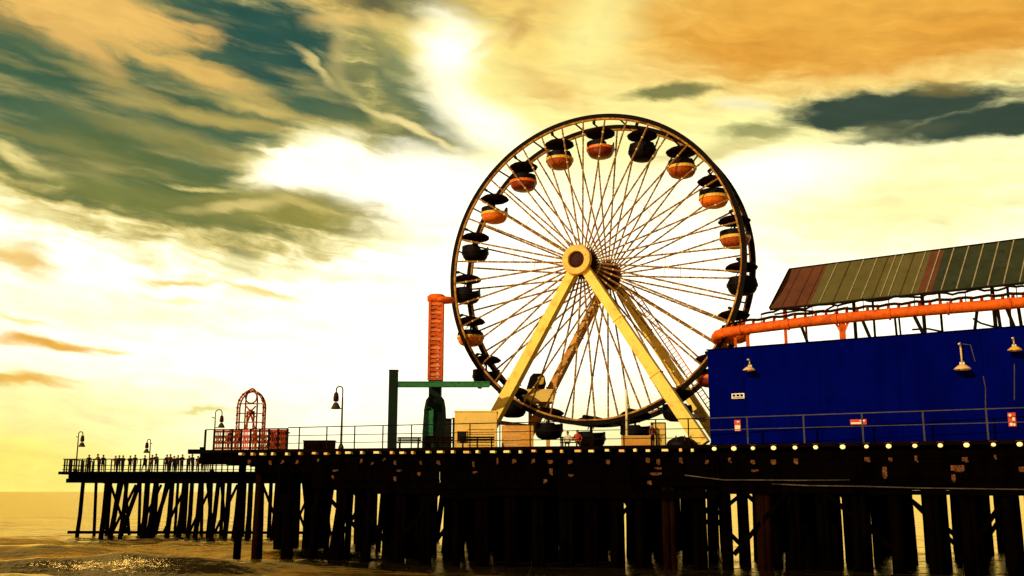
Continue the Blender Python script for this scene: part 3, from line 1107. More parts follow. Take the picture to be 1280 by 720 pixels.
for px in (979, 1066, 1152, 1240, 1330):
    s_ = s_e(px)
    p = eave(s_) + N66 * .5
    q = MB()
    q.bar(p + Vector((0, 0, .1)), Vector((p.x, p.y, DECK)), .2)
    p2 = ridge(s_) - Vector((0, 0, .1))
    q.bar(p2, Vector((p2.x, p2.y, DECK)), .14)
    q.build('roof_post', M['track'] if px == 979 else M['dark_steel'], roof)

# ================================================================ ferris wheel
WC = Vector((6.85, 81.74, 22.83))
AW = radians(26.17)
DW = Vector((cos(AW), -sin(AW), 0))
NW = Vector((sin(AW), cos(AW), 0))
HUB = WC.z - DECK
R_RIM, SEP = 12.5, 1.44
wheel = thing('ferris_wheel', 'tall ferris wheel with yellow legs and golden hub standing on the pier', 'ferris wheel', (WC.x, WC.y, DECK), -AW)
for sgn in (-1, 1):
    y = sgn * SEP
    q = MB()
    r0, r1, w = R_RIM - .06, R_RIM + .28, .14
    q.lathe([(r0, -w), (r1, -w), (r1, w), (r0, w)], 160, (0, y, HUB), 'Y', close=True)
    rim = local(q, 'rim', M['dark_steel'], wheel)
    q = MB()
    q.lathe([(r0 - .14, -.09), (r0 - .005, -.13), (r0 - .005, .13), (r0 - .14, .09)], 160, (0, y, HUB), 'Y', close=True)
    local(q, 'rim_band', M['gold'], rim)
PHI = radians(3)
PIV = 12.0
# axles between the rims that carry the cabins
for k in range(20):
    a = PHI + 2 * pi * k / 20
    x, z = PIV * sin(a), HUB + PIV * cos(a)
    x1, z1 = (R_RIM - .05) * sin(a), HUB + (R_RIM - .05) * cos(a)
    q = MB()
    q.tube([(x, -SEP, z), (x, SEP, z)], .07, 8)
    for y in (-SEP, SEP):
        q.bar((x, y, z), (x1, y, z1), .22, .14, up=(0, 1, 0))
    a2 = a + pi / 20
    tie = MB().bar(((R_RIM + .1) * sin(a2), -SEP, HUB + (R_RIM + .1) * cos(a2)), ((R_RIM + .1) * sin(a2), SEP, HUB + (R_RIM + .1) * cos(a2)), .1)
    local(tie, 'rim_tie', M['dark_steel'], wheel)
    local(q, 'cabin_axle', M['dark_steel'], wheel)
# spokes with rows of bulbs
def spoke_mesh(yh, yr):
    q = MB()
    a, b = Vector((0, yh, .95)), Vector((0, yr, R_RIM - .2))
    q.tube([a, b], .072, 6, 0)
    L = (b - a).length
    n = int(L / .52)
    for i in range(1, n):
        p = a.lerp(b, i / n)
        q.ball(p, .105, 5, 3, 1 if i % 2 else 0)
    return q.mesh('spoke', [M['spoke'], M['bulb']], (0, 0, 0))
for sgn in (-1, 1):
    me = spoke_mesh(sgn * 2.7, sgn * SEP)
    for k in range(40):
        o = link('spoke', me, wheel)
        o.location = (0, 0, HUB)
        o.rotation_euler = (0, PHI + radians(4.5) + 2 * pi * k / 40, 0)
# stay wires that tie neighbouring spokes in two circles
for sgn in (-1, 1):
    for rad, f in ((6.6, .55),):
        pts = [Vector((rad * sin(2 * pi * k / 40 + PHI + radians(4.5)), sgn * (2.7 + (SEP - 2.7) * f), HUB + rad * cos(2 * pi * k / 40 + PHI + radians(4.5)))) for k in range(41)]
        for k in (1, 4, 5, 9, 10, 15, 19, 20, 21, 24, 30, 33):
            local(MB().tube([pts[k], pts[k + 1]], .022, 4), 'stay_wire', M['gold'], wheel)
q = MB()
q.lathe([(.42, -3.7), (.55, -3.65), (.55, -2.95), (1.15, -2.9), (1.15, -2.55), (.72, -2.4), (.62, -.5), (.62, .5), (.72, 2.4), (1.15, 2.55), (1.15, 2.9), (.6, 2.95), (.6, 3.6), (.4, 3.65)], 28, (0, 0, HUB), 'Y')
for k in range(28):
    a = 2 * pi * k / 28
    for y in (-2.72, 2.72):
        q.ball((1.2 * sin(a), y, HUB + 1.2 * cos(a)), .11, 6, 4)
hub = local(q, 'hub', M['hub_red'], wheel)
q = MB()
q.lathe([(.66, -4.12), (.70, -4.2), (1.16, -4.2), (1.2, -4.14), (1.2, -3.8), (1.14, -3.72), (.66, -3.72)], 36, (0, 0, HUB), 'Y', close=True)
local(q, 'hub_ring', M['hub_yellow'], hub, bevel=.02)
q = MB()
q.lathe([(0, -4.02), (.4, -4.0), (.655, -3.92), (.655, -3.75), (0, -3.75)], 28, (0, 0, HUB), 'Y')
local(q, 'hub_cap', M['hub_red'], hub)
# the four legs
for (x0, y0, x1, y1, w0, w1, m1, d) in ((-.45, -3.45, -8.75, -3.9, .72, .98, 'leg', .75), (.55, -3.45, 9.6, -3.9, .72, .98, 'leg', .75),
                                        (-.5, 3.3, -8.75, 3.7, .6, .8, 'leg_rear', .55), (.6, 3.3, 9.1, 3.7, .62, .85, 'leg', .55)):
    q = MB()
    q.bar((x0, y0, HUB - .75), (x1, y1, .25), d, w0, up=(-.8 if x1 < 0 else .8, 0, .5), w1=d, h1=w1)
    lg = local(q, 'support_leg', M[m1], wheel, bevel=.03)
    q = MB()
    q.box((x1, y1, .125), (1.9, 1.5, .25))
    for bx in (-.7, .7):
        for by in (-.5, .5):
            q.lathe([(.09, .25), (.09, .36), (0, .37)], 6, (x1 + bx, y1 + by, 0))
    local(q, 'foot_plate', M['dark_steel'], lg)
    for f in (.3, .62):
        p = Vector((x0, y0, HUB - .75)).lerp(Vector((x1, y1, .25)), f)
        wv = w0 + (w1 - w0) * f
        t = (Vector((x1, y1, .25)) - Vector((x0, y0, HUB - .75))).normalized()
        local(MB().bar(p - t * .05, p + t * .05, d + .12, wv + .12, up=(-.8 if x1 < 0 else .8, 0, .5)), 'flange', M[m1], lg)
# service ladder up the rear right leg
q = MB()
a, b = Vector((1.25, 3.9, HUB - .9)), Vector((9.85, 4.2, .3))
q.tube([a, b], .06, 6)
a2, b2 = a + Vector((.42, 0, .26)), b + Vector((.42, 0, .26))
q.tube([a2, b2], .06, 6)
for i in range(1, 46):
    q.bar(a.lerp(b, i / 46), a2.lerp(b2, i / 46), .05)
local(q, 'ladder', M['orange'], wheel)
# brace at the foot of each pair and the loading dock under the wheel
q = MB()
q.bar((-7.3, -3.85, 2.4), (-7.3, 3.6, 2.4), .3)
q.bar((8.0, -3.85, 2.6), (7.6, 3.6, 2.6), .3)
local(q, 'leg_tie', M['gold'], wheel)

M['orange_brown'] = mat('orange_brown_gelcoat', (.40, .075, .008), .45, .2, .3, 1.6, second=(.12, .012, .004), second_amt=.5)
# ---- cabins
def cabin_meshes(tubm, bandm):
    d = {}
    q = MB()                       # shallow round bowl, thick lip
    q.lathe([(0, -2.52), (.58, -2.50), (.88, -2.38), (1.05, -2.16), (1.12, -1.92), (1.14, -1.72), (1.06, -1.72), (1.02, -1.94), (.9, -2.14), (.6, -2.28), (0, -2.30)], 26)
    d['tub'] = q.mesh('tub', tubm, smooth=True)
    q = MB()
    q.lathe([(1.145, -1.90), (1.19, -1.88), (1.19, -1.66), (1.145, -1.64), (1.05, -1.64), (1.05, -1.90)], 26, close=True)
    d['band'] = q.mesh('trim_band', bandm)
    q = MB()                       # seat backs rising above the lip in two arcs
    for a0 in (20, 200):
        n = 9
        vs, fs = [], []
        for i in range(n + 1):
            a = radians(a0 + 140.0 * i / n)
            hgt = -1.64 + .42 * min(1, 3 * sin(pi * i / n) + .25)
            for r in (1.07, 1.16):
                vs += [(r * cos(a), r * sin(a), -1.638), (r * cos(a), r * sin(a), hgt)]
        for i in range(n):
            b = 4 * i
            fs += [(b, b + 1, b + 5, b + 4), (b + 2, b + 6, b + 7, b + 3), (b + 1, b + 3, b + 7, b + 5), (b, b + 4, b + 6, b + 2)]
        fs += [(0, 2, 3, 1), (4 * n, 4 * n + 1, 4 * n + 3, 4 * n + 2)]
        q.add(vs, fs)
    q.lathe([(.30, -1.85), (.34, -1.8), (.34, -1.77), (0, -1.76)], 12)         # turning wheel table
    d['seat'] = q.mesh('seat_back', M['black'])
    q = MB()
    q.tube([(0, 0, .05), (0, 0, -1.8)], .085, 8)
    q.tube([(0, 0, -1.8), (0, 0, -2.5)], .12, 8)
    q.bar((-.45, 0, -1.0), (0, 0, -.55), .06)
    q.bar((.45, 0, -1.0), (0, 0, -.55), .06)
    d['post'] = q.mesh('post', M['dark_steel'])
    q = MB()                       # shallow parasol roof with scalloped edge
    n = 24
    vs, fs = [], []
    prof = [(.0, .06), (.5, .0), (.95, -.14), (1.24, -.34), (1.27, -.44), (1.1, -.58), (.6, -.70), (.0, -.74)]
    for (r, h) in prof:
        for j in range(n):
            a = 2 * pi * j / n
            sc = 1.0 - (.06 if (j % 3 == 0 and r > 1) else 0)
            vs.append((r * sc * cos(a), r * sc * sin(a), h))
    for i in range(len(prof) - 1):
        for j in range(n):
            fs.append((i * n + j, i * n + (j + 1) % n, (i + 1) * n + (j + 1) % n, (i + 1) * n + j))
    q.add(vs, fs)
    d['roof'] = q.mesh('canopy', M['maroon'])
    return d
KINDS = {'orange': cabin_meshes(M['orange'], M['yellow_trim']), 'dark_red': cabin_meshes(M['dark_red'], M['orange']),
         'black': cabin_meshes(M['black'], M['black']), 'amber': cabin_meshes(M['orange_brown'], M['yellow_trim'])}
CAB = ['dark_red', 'black', 'amber', 'orange', 'amber', 'black', 'orange', 'dark_red', 'black', 'black', 'black', 'black', 'black', 'black', 'orange', 'black',
       'black', 'orange', 'dark_red', 'amber']
DESC = {'orange': 'bright orange cabin with yellow trim', 'dark_red': 'dark red cabin with orange trim', 'black': 'black cabin', 'amber': 'brownish red cabin with yellow trim'}
PLACE = ['at the very top of the ferris wheel', 'first right of the top of the ferris wheel', 'second right of the top of the ferris wheel', 'third right of the top of the ferris wheel',
         'fourth right of the top of the ferris wheel', 'at the far right of the ferris wheel above the orange track', 'just below the orange track end at the wheel\'s right',
         'behind the blue wall edge', 'low on the wheel beside the right yellow legs', 'above the deck between wheel bottom and right legs',
         'at the very bottom of the ferris wheel', 'above the deck just left of the wheel bottom', 'low on the wheel behind the left yellow leg', 'beside the green beam at the wheel\'s lower left',
         'on the wheel\'s lower left just above the green beam', 'on the wheel\'s left right of the red tower top', 'at the far left of the ferris wheel', 'third left of the top of the ferris wheel',
         'second left of the top of the ferris wheel', 'first left of the top of the ferris wheel']
PLACE[17:20] = ['third left of the top of the ferris wheel', 'second left of the top of the ferris wheel', 'first left of the top of the ferris wheel']
PLACE[16] = 'at the far left of the ferris wheel near hub height'
rg3 = random.Random(21)
protos = {}
for k in range(20):
    a = PHI + 2 * pi * k / 20
    p = WC + DW * (PIV * sin(a)) + Vector((0, 0, PIV * cos(a)))
    kind = CAB[k]
    t = thing('wheel_cabin', DESC[kind] + ' ' + PLACE[k], 'cabin', tuple(p), -AW + rg3.uniform(-.6, .6), 'cabins hanging on the ferris wheel')
    d = KINDS[kind]
    tub = link('tub', d['tub'], t)
    link('trim_band', d['band'], tub)
    link('seat_back', d['seat'], tub)
    link('post', d['post'], t)
    link('canopy', d['roof'], t)

# ================================================================ drop tower, green frame, booths
def box_thing_axes(px0, px1, Y):
    a, b = at(px0, 560, Y), at(px1, 560, Y)
    return (a.x + b.x) / 2, b.x - a.x

TW = at(543, 560, 82.0)
tower = thing('drop_tower', 'slim red orange ribbed tower on a flared green base left of the wheel', 'ride tower', (TW.x, TW.y, DECK))
zt_ = lambda py, px=543: at(px, py, 82.0).z - DECK
q = MB()
zc0, zc1 = zt_(476), zt_(378)
for sx in (-.5, .5):
    for sy in (-.5, .5):
        q.bar((sx, sy, zc0), (sx, sy, zc1), .2)
i = 0
z = zc0
while z < zc1 - .15:
    q.box((0, 0, z + .1), (1.12, 1.12, .2), mi=1 if i % 2 else 0)
    zz = z + .36
    for sy in (-.52, .52):
        q.bar((-.5, sy, z + .12), (.5, sy, zz), .1)
    for sx in (-.43, .43):
        q.bar((sx, -.42, z + .12), (sx, .42, zz), .07)
    z = zz
    i += 1
local(q, 'column', [M['tower_red'], M['tower_pale']], tower)
q = MB()
q.lathe([(.55, zc1), (.75, zc1 + .1), (.78, zc1 + .45), (.6, zc1 + .62), (0, zc1 + .66)], 20)
q.lathe([(.2, zc1 - .1), (.85, zc1 + .02), (.92, zc1 + .2), (.8, zc1 + .36), (.2, zc1 + .42)], 20, (.62, 0, 0))
local(q, 'cap', M['track'], tower, True)
q = MB()
q.box((0, 0, (zt_(497) + zc0) / 2), (.98, .98, zc0 - zt_(497)))
q.lathe([(1.0, 0), (.98, zt_(540)), (.86, zt_(510)), (.74, zt_(500)), (.55, zt_(496)), (0, zt_(496))], 8)
local(q, 'base', M['green_dark'], tower)
q = MB()
q.box((-.42, -1.02, zt_(530)), (.75, .14, zt_(514) - zt_(545)))
q.tube([(-.8, -1.0, zt_(514)), (-.42, -1.02, zt_(510)), (-.04, -1.0, zt_(514))], .07, 6)
local(q, 'panel', M['green'], tower)

G = at(490, 560, 79.0)
gz = lambda py: at(490, py, 79.0).z - DECK
frame = thing('ride_frame', 'dark green square post with long green beam reaching to the ferris wheel', 'ride frame', (G.x, G.y, DECK))
local(MB().box((0, 0, gz(464) / 2), (.66, .66, gz(464))).box((0, 0, gz(463.2)), (.74, .74, .08)), 'post', M['green_dark'], frame, bevel=.03)
bl = at(612, 480, 79.0).x - G.x
q = MB()
zb = gz(480.5)
q.box((.335 + (bl - .335) / 2, 0, zb), (bl - .335, .5, .44))
q.box((.335 + (bl - .335) / 2, -.27, zb + .16), (bl - .34, .05, .06))
local(q, 'beam', M['green'], frame, bevel=.03)
q = MB()
q.box((bl - .8, 1.1, zb), (.3, 1.7, .3))
q.box((TW.x - G.x, 1.35, zb + .02), (.36, 2.2, .3))
local(q, 'bracket', M['green_dark'], frame)

# cream booth by the left leg
cx_, w_ = box_thing_axes(568, 621, 76.0)
booth = thing('booth', 'cream booth with dark square window at the foot of the left leg', 'booth', (cx_, 76.0, DECK))
hz = at(595, 515, 76.0).z - DECK
local(MB().box((0, 1.2, hz / 2), (w_, 2.4, hz)), 'wall', M['cream'], booth, bevel=.02)
local(MB().box((0, 1.2, hz + .05), (w_ + .12, 2.5, .1)), 'roof', M['cream'], booth, bevel=.02)
q = MB()
q.box((-w_ / 2 + .55, -.03, .95), (.66, .06, .75))
win = local(q, 'window', M['glass_dark'], booth)
q = MB()
for a in ((-.36, 0, .05, .85), (.36, 0, .05, .85), (0, .4, .76, .05), (0, -.4, .76, .05)):
    q.box((-w_ / 2 + .55 + a[0], -.04, .95 + a[1]), (a[2], .09, a[3]))
local(q, 'frame', M['amber'], win)
q = MB()
for z in (.35, .75, 1.15, 1.5):
    q.box((.35, -.03, z), (w_ - 1.2, .05, .06))
local(q, 'batten', M['amber'], booth)

cx_, w_ = box_thing_axes(627, 667, 75.2)
pan = thing('board_barrier', 'orange barrier of wide horizontal boards right of the left yellow leg', 'barrier', (cx_, 75.2, DECK))
hz = at(645, 532, 75.2).z - DECK
q = MB()
for i in range(5):
    q.box((0, 0, .18 + i * hz / 5), (w_, .08, hz / 5 - .012))
local(q, 'boards', M['amber'], pan, bevel=.01)
q = MB()
for x in (-w_ / 2 + .06, w_ / 2 - .06):
    q.box((x, .1, hz / 2), (.12, .1, hz))
local(q, 'post', M['leg_rear'], pan)

# operator cabin on a raised platform behind the left legs
OP = at(672, 560, 86.5)
oz = lambda py: at(672, py, 86.5).z - DECK
opc = thing('operator_cabin', 'dark rounded operator cabin with amber window on a cream platform between legs', 'cabin', (OP.x, OP.y, DECK))
q = MB()
q.box((.1, .6, (oz(487) + oz(503)) / 2), (2.5, 2.2, oz(487) - oz(503)))
local(q, 'platform', M['cream'], opc, bevel=.04)
q = MB()
for x in (-.6, .9):
    q.box((x, .4, oz(503) / 2), (.32, .32, oz(503)))
local(q, 'leg', M['amber'], opc)
q = MB()
z0, z1 = oz(487), oz(467)
pr = [(-.95, z0), (.6, z0), (.75, z0 + .5), (.62, z1 - .25), (.35, z1), (-.35, z1), (-.62, z1 - .3)]
n = len(pr)
q.add([(x, -.2, z) for x, z in pr] + [(x, 1.4, z) for x, z in pr], [tuple(range(n)), tuple(reversed(range(n, 2 * n)))] + [(i, (i + 1) % n, n + (i + 1) % n, n + i) for i in range(n)])
local(q, 'shell', M['black'], opc, bevel=.05)
local(MB().box((.3, -.22, (z0 + z1) / 2 + .05), (.5, .05, .62)), 'window', M['amber_glass'], opc)

# small things on the deck in front of the wheel
cx_, w_ = box_thing_axes(778, 815, 74.0)
ct = thing('counter', 'small orange counter with pale top at the pier edge beside the pale pole', 'counter', (cx_, 74.0, DECK))
local(MB().box((0, .35, .42), (w_, .7, .84)), 'body', M['amber'], ct, bevel=.02)
local(MB().box((0, .35, .88), (w_ + .1, .8, .08)), 'top', M['cream'], ct, bevel=.02)
tag(MB().tube([at(783.5, 560, 74.4), at(783, 487, 74.4)], .085, 8).build('flag_pole', M['post_pale'], smooth=True), 'plain pale pole standing behind the small orange counter', 'pole')
cx_, w_ = box_thing_axes(814, 833, 73.6)
nb = thing('panel_screen', 'cream framed panel standing between orange counter and dark covered heap', 'panel', (cx_, 73.6, DECK))
hz = at(823, 528, 73.6).z - DECK
local(MB().box((0, 0, hz / 2), (w_ - .16, .08, hz - .1)), 'board', M['cream'], nb)
q = MB()
for x in (-w_ / 2 + .04, w_ / 2 - .04):
    q.box((x, -.02, hz / 2), (.08, .12, hz))
q.box((0, -.03, hz * .52), (w_ - .16, .08, .05))
q.box((0, -.02, hz - .03), (w_ - .16, .12, .06))
local(q, 'frame', M['dark_steel'], nb)
local(MB().box((.12, -.05, .55), (.12, .03, .5)).box((.12, -.05, .86), (.3, .03, .08)), 'marking', M['amber'], nb)

HP = at(854, 560, 73.0)
hp = thing('covered_heap', 'low dark tarpaulin covered heap at the foot of the right yellow leg', 'heap', (HP.x, HP.y, DECK))
q = MB()
n, m_ = 26, 7
rr_ = random.Random(4)
vs, fs = [], []
for i in range(m_ + 1):
    f = i / m_
    for j in range(n):
        a = 2 * pi * j / n
        r = (1 - f ** 3.2) * (1.05 + .08 * sin(3 * a) + .05 * sin(7 * a + 1)) * (1 if i else 1.06)
        vs.append((r * cos(a), .55 * r * sin(a) + .4, .82 * f ** .8 + .05 * sin(5 * a) * f))
for i in range(m_):
    for j in range(n):
        fs.append((i * n + j, i * n + (j + 1) % n, (i + 1) * n + (j + 1) % n, (i + 1) * n + j))
q.add(vs, fs)
local(q, 'tarpaulin', M['black'], hp, True)
q = MB()
for x in (-.5, .1, .55):
    q.tube([(x, -.3, .5), (x + .05, .1, .88), (x, .5, .7)], .03, 5)
local(q, 'strap', M['bracket'], hp)

for px0, px1, py, Y, label in ((556, 564, 524, 79.5, 'narrow black cabinet right beside the green tower base'), (565.5, 572, 523, 78.4, 'black cabinet between the green tower base and cream booth')):
    cx_, w_ = box_thing_axes(px0, px1, Y)
    hz = at(px0, py, Y).z - DECK
    t = thing('control_cabinet', label, 'cabinet', (cx_, Y, DECK), 0, 'black control cabinets by the tower')
    local(MB().box((0, 0, hz / 2), (w_, .5, hz)), 'body', M['black'], t, bevel=.02)
    local(MB().box((0, -.27, hz * .52), (w_ * .8, .03, hz * .8)), 'door', M['glass_dark'], t)
    local(MB().box((0, 0, hz + .02), (w_ + .08, .56, .05)), 'top', M['dark_steel'], t)

def bench(px0, px1, Y, label):
    cx_, w_ = box_thing_axes(px0, px1, Y)
    t = thing('bench', label, 'bench', (cx_, Y, DECK), 0, 'low dark benches on the pier')
    for i in range(3):
        local(MB().box((0, -.16 + .17 * i, .46), (w_, .14, .06)), 'slat', M['red_wood'], t)
    for z in (.66, .82):
        local(MB().box((0, .3, z), (w_, .05, .13)), 'back_slat', M['red_wood'], t)
    n = 2 if w_ < 2 else 3
    for i in range(n):
        x = -w_ / 2 + .2 + (w_ - .4) * i / (n - 1)
        q = MB()
        q.box((x, -.14, .21), (.1, .1, .42))
        q.box((x, .27, .44), (.1, .07, .88))
        q.box((x, .06, .40), (.08, .42, .06))
        local(q, 'leg', M['dark_steel'], t)
cx_, w_ = box_thing_axes(378, 418, 76.0)
pb_ = thing('planter_box', 'long low dark red planter box behind the railing left of the tall hooked lamp', 'planter', (cx_, 76.0, DECK))
local(MB().box((0, .4, .3), (w_ - .1, .7, .6)), 'box', M['red_wood'], pb_, bevel=.02)
local(MB().box((0, .4, .64), (w_, .85, .1)), 'rim', M['rail_dark'], pb_, bevel=.02)
bench(496, 526, 75.0, 'short dark bench right of the green post')
bench(700, 742, 74.6, 'dark bench below the wheel with two seated people')
bench(527, 566, 74.6, 'dark bench in front of the green tower base')
bench(575, 618, 74.2, 'dark bench at the foot of the cream booth')

# ================================================================ hooked lamps
def hook_lamp(base, H, label, m, flip=1, k=1.0, ring=False):
    t = thing('street_lamp', label, 'street lamp', tuple(base), 0, 'hooked lamps on the pier')
    q = MB()
    q.tube([(0, 0, 0), (0, 0, H * .78)], .085 * k, 8, r1=.06 * k)
    q.lathe([(.2 * k, 0), (.2 * k, .12), (.12 * k, .3), (.09 * k, .34)], 10)
    local(q, 'pole', m, t, True)
    q = MB()
    R = H * .05
    pts = [(0, 0, H * .72)] + [(-flip * R + flip * R * cos(a), 0, H * .9 + R * sin(a)) for a in [pi * i / 12 for i in range(0, 13)]]
    pts.append((-flip * 2 * R, 0, H * .86))
    q.tube(pts, .05 * k, 7)
    if ring:
        q.tube([(flip * R * 1.1 * sin(a) * .9, 0, H * .82 + R * .8 * (1 - cos(a)) * .5) for a in [pi * .5 * i / 6 for i in range(7)]], .045 * k, 6)
    local(q, 'hook', m, t, True)
    q = MB()
    q.lathe([(.05 * k, .42 * k), (.15 * k, .34 * k), (.20 * k, .05 * k), (.2 * k, -.22 * k), (.06 * k, -.3 * k), (0, -.3 * k)], 12, (-flip * 2 * R, 0, H * .86 - .4 * k))
    local(q, 'lantern', M['hub_red'], t, True)
    q = MB()
    q.lathe([(.12 * k, .42 * k), (.2 * k, .3 * k), (.34 * k, .02 * k), (.34 * k, -.06 * k), (0, -.06 * k)], 12, (-flip * 2 * R, 0, H * .86 - 1.15 * k))
    q.tube([(-flip * 2 * R, 0, H * .86 - 1.15 * k), (0, 0, H * .86 - 1.2 * k)], .04 * k, 5)
    local(q, 'shade', m, t, True)
    return t
lb = edge(s_at_px(422), .35, DECK)
hook_lamp(lb, at(422, 479, lb.y).z - DECK, 'tall hooked lamp standing at the railing left of the green post', M['lamp_iron'], 1, 1.0)

# ================================================================ lower fishing platform at the far left
LZ, LY = 7.05, 110.0
FZ = FPX / cos(PITCH)
lx = lambda px, Y=LY: (px - 640.0) / FZ * Y
X0, X1 = lx(82), lx(430)
low = thing('fishing_platform', 'lower timber platform on tall bare piles at the far left end', 'pier', ((X0 + X1) / 2, LY, 0))
q = MB()
q.box(((X0 - .95 + X1) / 2, LY + 5.5, LZ - .15), (X1 - X0 + .95, 11.0, .3))
q.build('deck', M['tar_wood'], low)
rg4 = random.Random(9)
x = X0 + .15
q = MB()
while x < X1:
    q.box((x, LY + 5.5, LZ - .3 - .22), (.16 if rg4.random() < .6 else .34, 10.6, .42))
    x += rg4.uniform(.7, 1.25)
q.build('joist', M['tar_wood'], low)
for y in (LY + .4, LY + 5.4, LY + 10.4):
    MB().box(((X0 - .1 + X1) / 2, y, LZ - .95), (X1 - X0 + .2, .36, .44)).build('cap_beam', M['tar_wood'], low)
FR_ = [(101, 0), (131, .0), (147, -.5), (156, -.15), (172, -1.9), (182, .1), (193, -.35), (209, -1.7), (213, 0), (229, -.2), (238, .1), (249, -.1), (262, .2), (271, -.3), (285, 0), (298, -.2), (312, .1), (326, 0), (345, -.1), (362, .1)]
for px, lean in FR_:
    x = lx(px)
    r = rg4.uniform(.2, .29)
    MB().tube([(x, LY + .4, LZ - 1.16), (x + lean * .5 - .05, LY + .4, 2.5), (x + lean - .35, LY + .4, -2)], r, 9, r1=r * 1.1).build('pile', M['tar_wood'], low, smooth=True)
for row in (LY + 5.4, LY + 10.4):
    x = X0 + rg4.uniform(.3, 1.5)
    while x < X1:
        lean = rg4.choice((0, 0, -.3, .3, 1.2, -1.2))
        r = rg4.uniform(.16, .24)
        MB().tube([(x, row, LZ - 1.16), (x + lean, row, -2)], r, 8, r1=r * 1.1).build('pile', M['red_wood'] if rg4.random() < .15 else M['tar_wood'], low, smooth=True)
        x += rg4.uniform(1.5, 3.0)
for i in range(9):
    x = X0 + 2.5 + i * (X1 - X0 - 4) / 9
    s_ = rg4.choice((-1, 1))
    MB().bar((x, LY + 5.7, 5.7), (x + s_ * 2.2, LY + 5.7, .6), .1, .28).build('brace', M['tar_wood'], low)
MB().bar((X0 + .3, LY + .62, .75), (X1, LY + .62, .7), .1, .3).build('waler', M['tar_wood'], low)

railing('brown railing with close posts round the lower platform at far left',
        [Vector((X0 - .6, LY + 8, LZ)), Vector((X0 - .6, LY + .15, LZ)), Vector((X1, LY + .15, LZ))], 1.3, 1.3, .62, M['rail_dark'], rails=(1.0, .5, .15), rr=.05, pr=.055)
b = Vector((lx(90), LY + .5, LZ))
hook_lamp(b, at(90, 537, LY + .5).z - LZ, 'hooked lamp at the outermost left corner of the lower platform', M['lamp_iron'], -1, 1.0, True)
b = Vector((lx(184, LY + 4), LY + 4, LZ))
hook_lamp(b, at(184, 547, LY + 4).z - LZ, 'hooked lamp rising above the crowd on the lower platform', M['lamp_iron'], 1, .95, True)
b = Vector((lx(264, LY + 2), LY + 2, LZ))
t = hook_lamp(b, at(264, 508, LY + 2).z - LZ, 'hooked lamp left of the red arch tower beside the red lattice', M['lamp_iron'], -1, 1.1, True)

# ================================================================ red lattice terrace on the main pier's left end
s0, s1 = s_at_px(250), s_at_px(354)
f0, f1 = edge(s0, .3, DECK), edge(s1, .3, DECK)
lat = thing('lattice_fence', 'red and brown lattice fence at the left end of the main deck', 'fence', tuple(f0))
L = (f1 - f0).length
d = (f1 - f0).normalized()
H = 1.5
n = 9
for i in range(n + 1):
    p = f0 + d * (L * i / n)
    MB().box(p + Vector((0, 0, H / 2)), (.12, .12, H), atan2(d.y, d.x)).build('post', M['rail_dark'], lat)
for i in range(n):
    if i == 0:
        continue
    a, b_ = f0 + d * (L * i / n + .08), f0 + d * (L * (i + 1) / n - .08)
    q = MB()
    for z in (.12, .52, .98, 1.36):
        q.bar(a + Vector((0, 0, z)), b_ + Vector((0, 0, z)), .05, .16)
    w = (b_ - a).length
    for j in range(1, 4):
        p = a.lerp(b_, j / 4)
        q.bar(p + Vector((0, -.03, .12)), p + Vector((0, -.03, 1.36)), .06)
    for j in range(2):
        p, r = a.lerp(b_, j / 2), a.lerp(b_, (j + 1) / 2)
        q.bar(p + Vector((0, .03, .55)), r + Vector((0, .03, .96)), .05)
        q.bar(p + Vector((0, .05, .96)), r + Vector((0, .05, .55)), .05)
    q.build('lattice_panel', M['lattice'] if i != 4 else M['red_sign'], lat)
q = MB()
q.bar(f0 + Vector((0, 0, H)), f1 + Vector((0, 0, H)), .09, .07)
q.build('top_rail', M['rail_dark'], lat)
# dark bollard on the corner of the deck
p = edge(s_at_px(246), .2, DECK)
cb = thing('corner_beam', 'short dark timber end sticking out at the main deck\'s left corner', 'beam', tuple(p))
local(MB().box((-.35, 0, -.12), (1.1, .4, .34)).box((.1, .0, .12), (.3, .3, .2)), 'timber', M['tar_wood'], cb, bevel=.03)

# ================================================================ red arch tower
AY = 84.0
AC = at(312, 560, AY)
az_ = lambda py: at(312, py, AY).z - DECK
arch = thing('arch_tower', 'slender red lattice arch tower with round top behind the lattice fence', 'arch', (AC.x, AY, DECK))
def arch_pts(hw, z_top, z_spring, n=14):
    pts = [(-hw, 0, 0), (-hw, 0, z_spring * .5), (-hw, 0, z_spring)]
    for i in range(1, n):
        a = pi * i / n
        pts.append((-hw * cos(a), 0, z_spring + (z_top - z_spring) * sin(a)))
    pts += [(hw, 0, z_spring), (hw, 0, z_spring * .5), (hw, 0, 0)]
    return pts
q = MB()
outer = arch_pts(1.06, az_(489), az_(510))
for y in (-.35, .35):
    q.tube([(x, y, z) for x, _, z in outer], .075, 6)
for x, _, z in outer[1:-1]:
    q.bar((x, -.35, z), (x, .35, z), .05)
ao = local(q, 'outer_arch', M['lattice'], arch)
q = MB()
k = 0
for (x, _, z), (x2, _, z2) in zip(outer, outer[1:]):
    m_ = max(1, int(Vector((x2 - x, 0, z2 - z)).length / .3))
    for i in range(m_):
        f = i / m_
        q.ball((x + (x2 - x) * f, -.38, z + (z2 - z) * f), .115, 6, 4, k % 2)
        k += 1
local(q, 'bulb', [M['lattice'], M['tower_pale']], ao)
q = MB()
inner = arch_pts(.48, az_(486), az_(503))
q.tube([(x, -.1, z) for x, _, z in inner], .07, 6)
local(q, 'inner_arch', M['lattice'], arch)
q = MB()
zr = az_(497)
q.tube([(.46 * cos(2 * pi * i / 20), -.3, zr + .5 * sin(2 * pi * i / 20)) for i in range(21)], .06, 6)
local(q, 'top_ring', M['lattice'], arch)
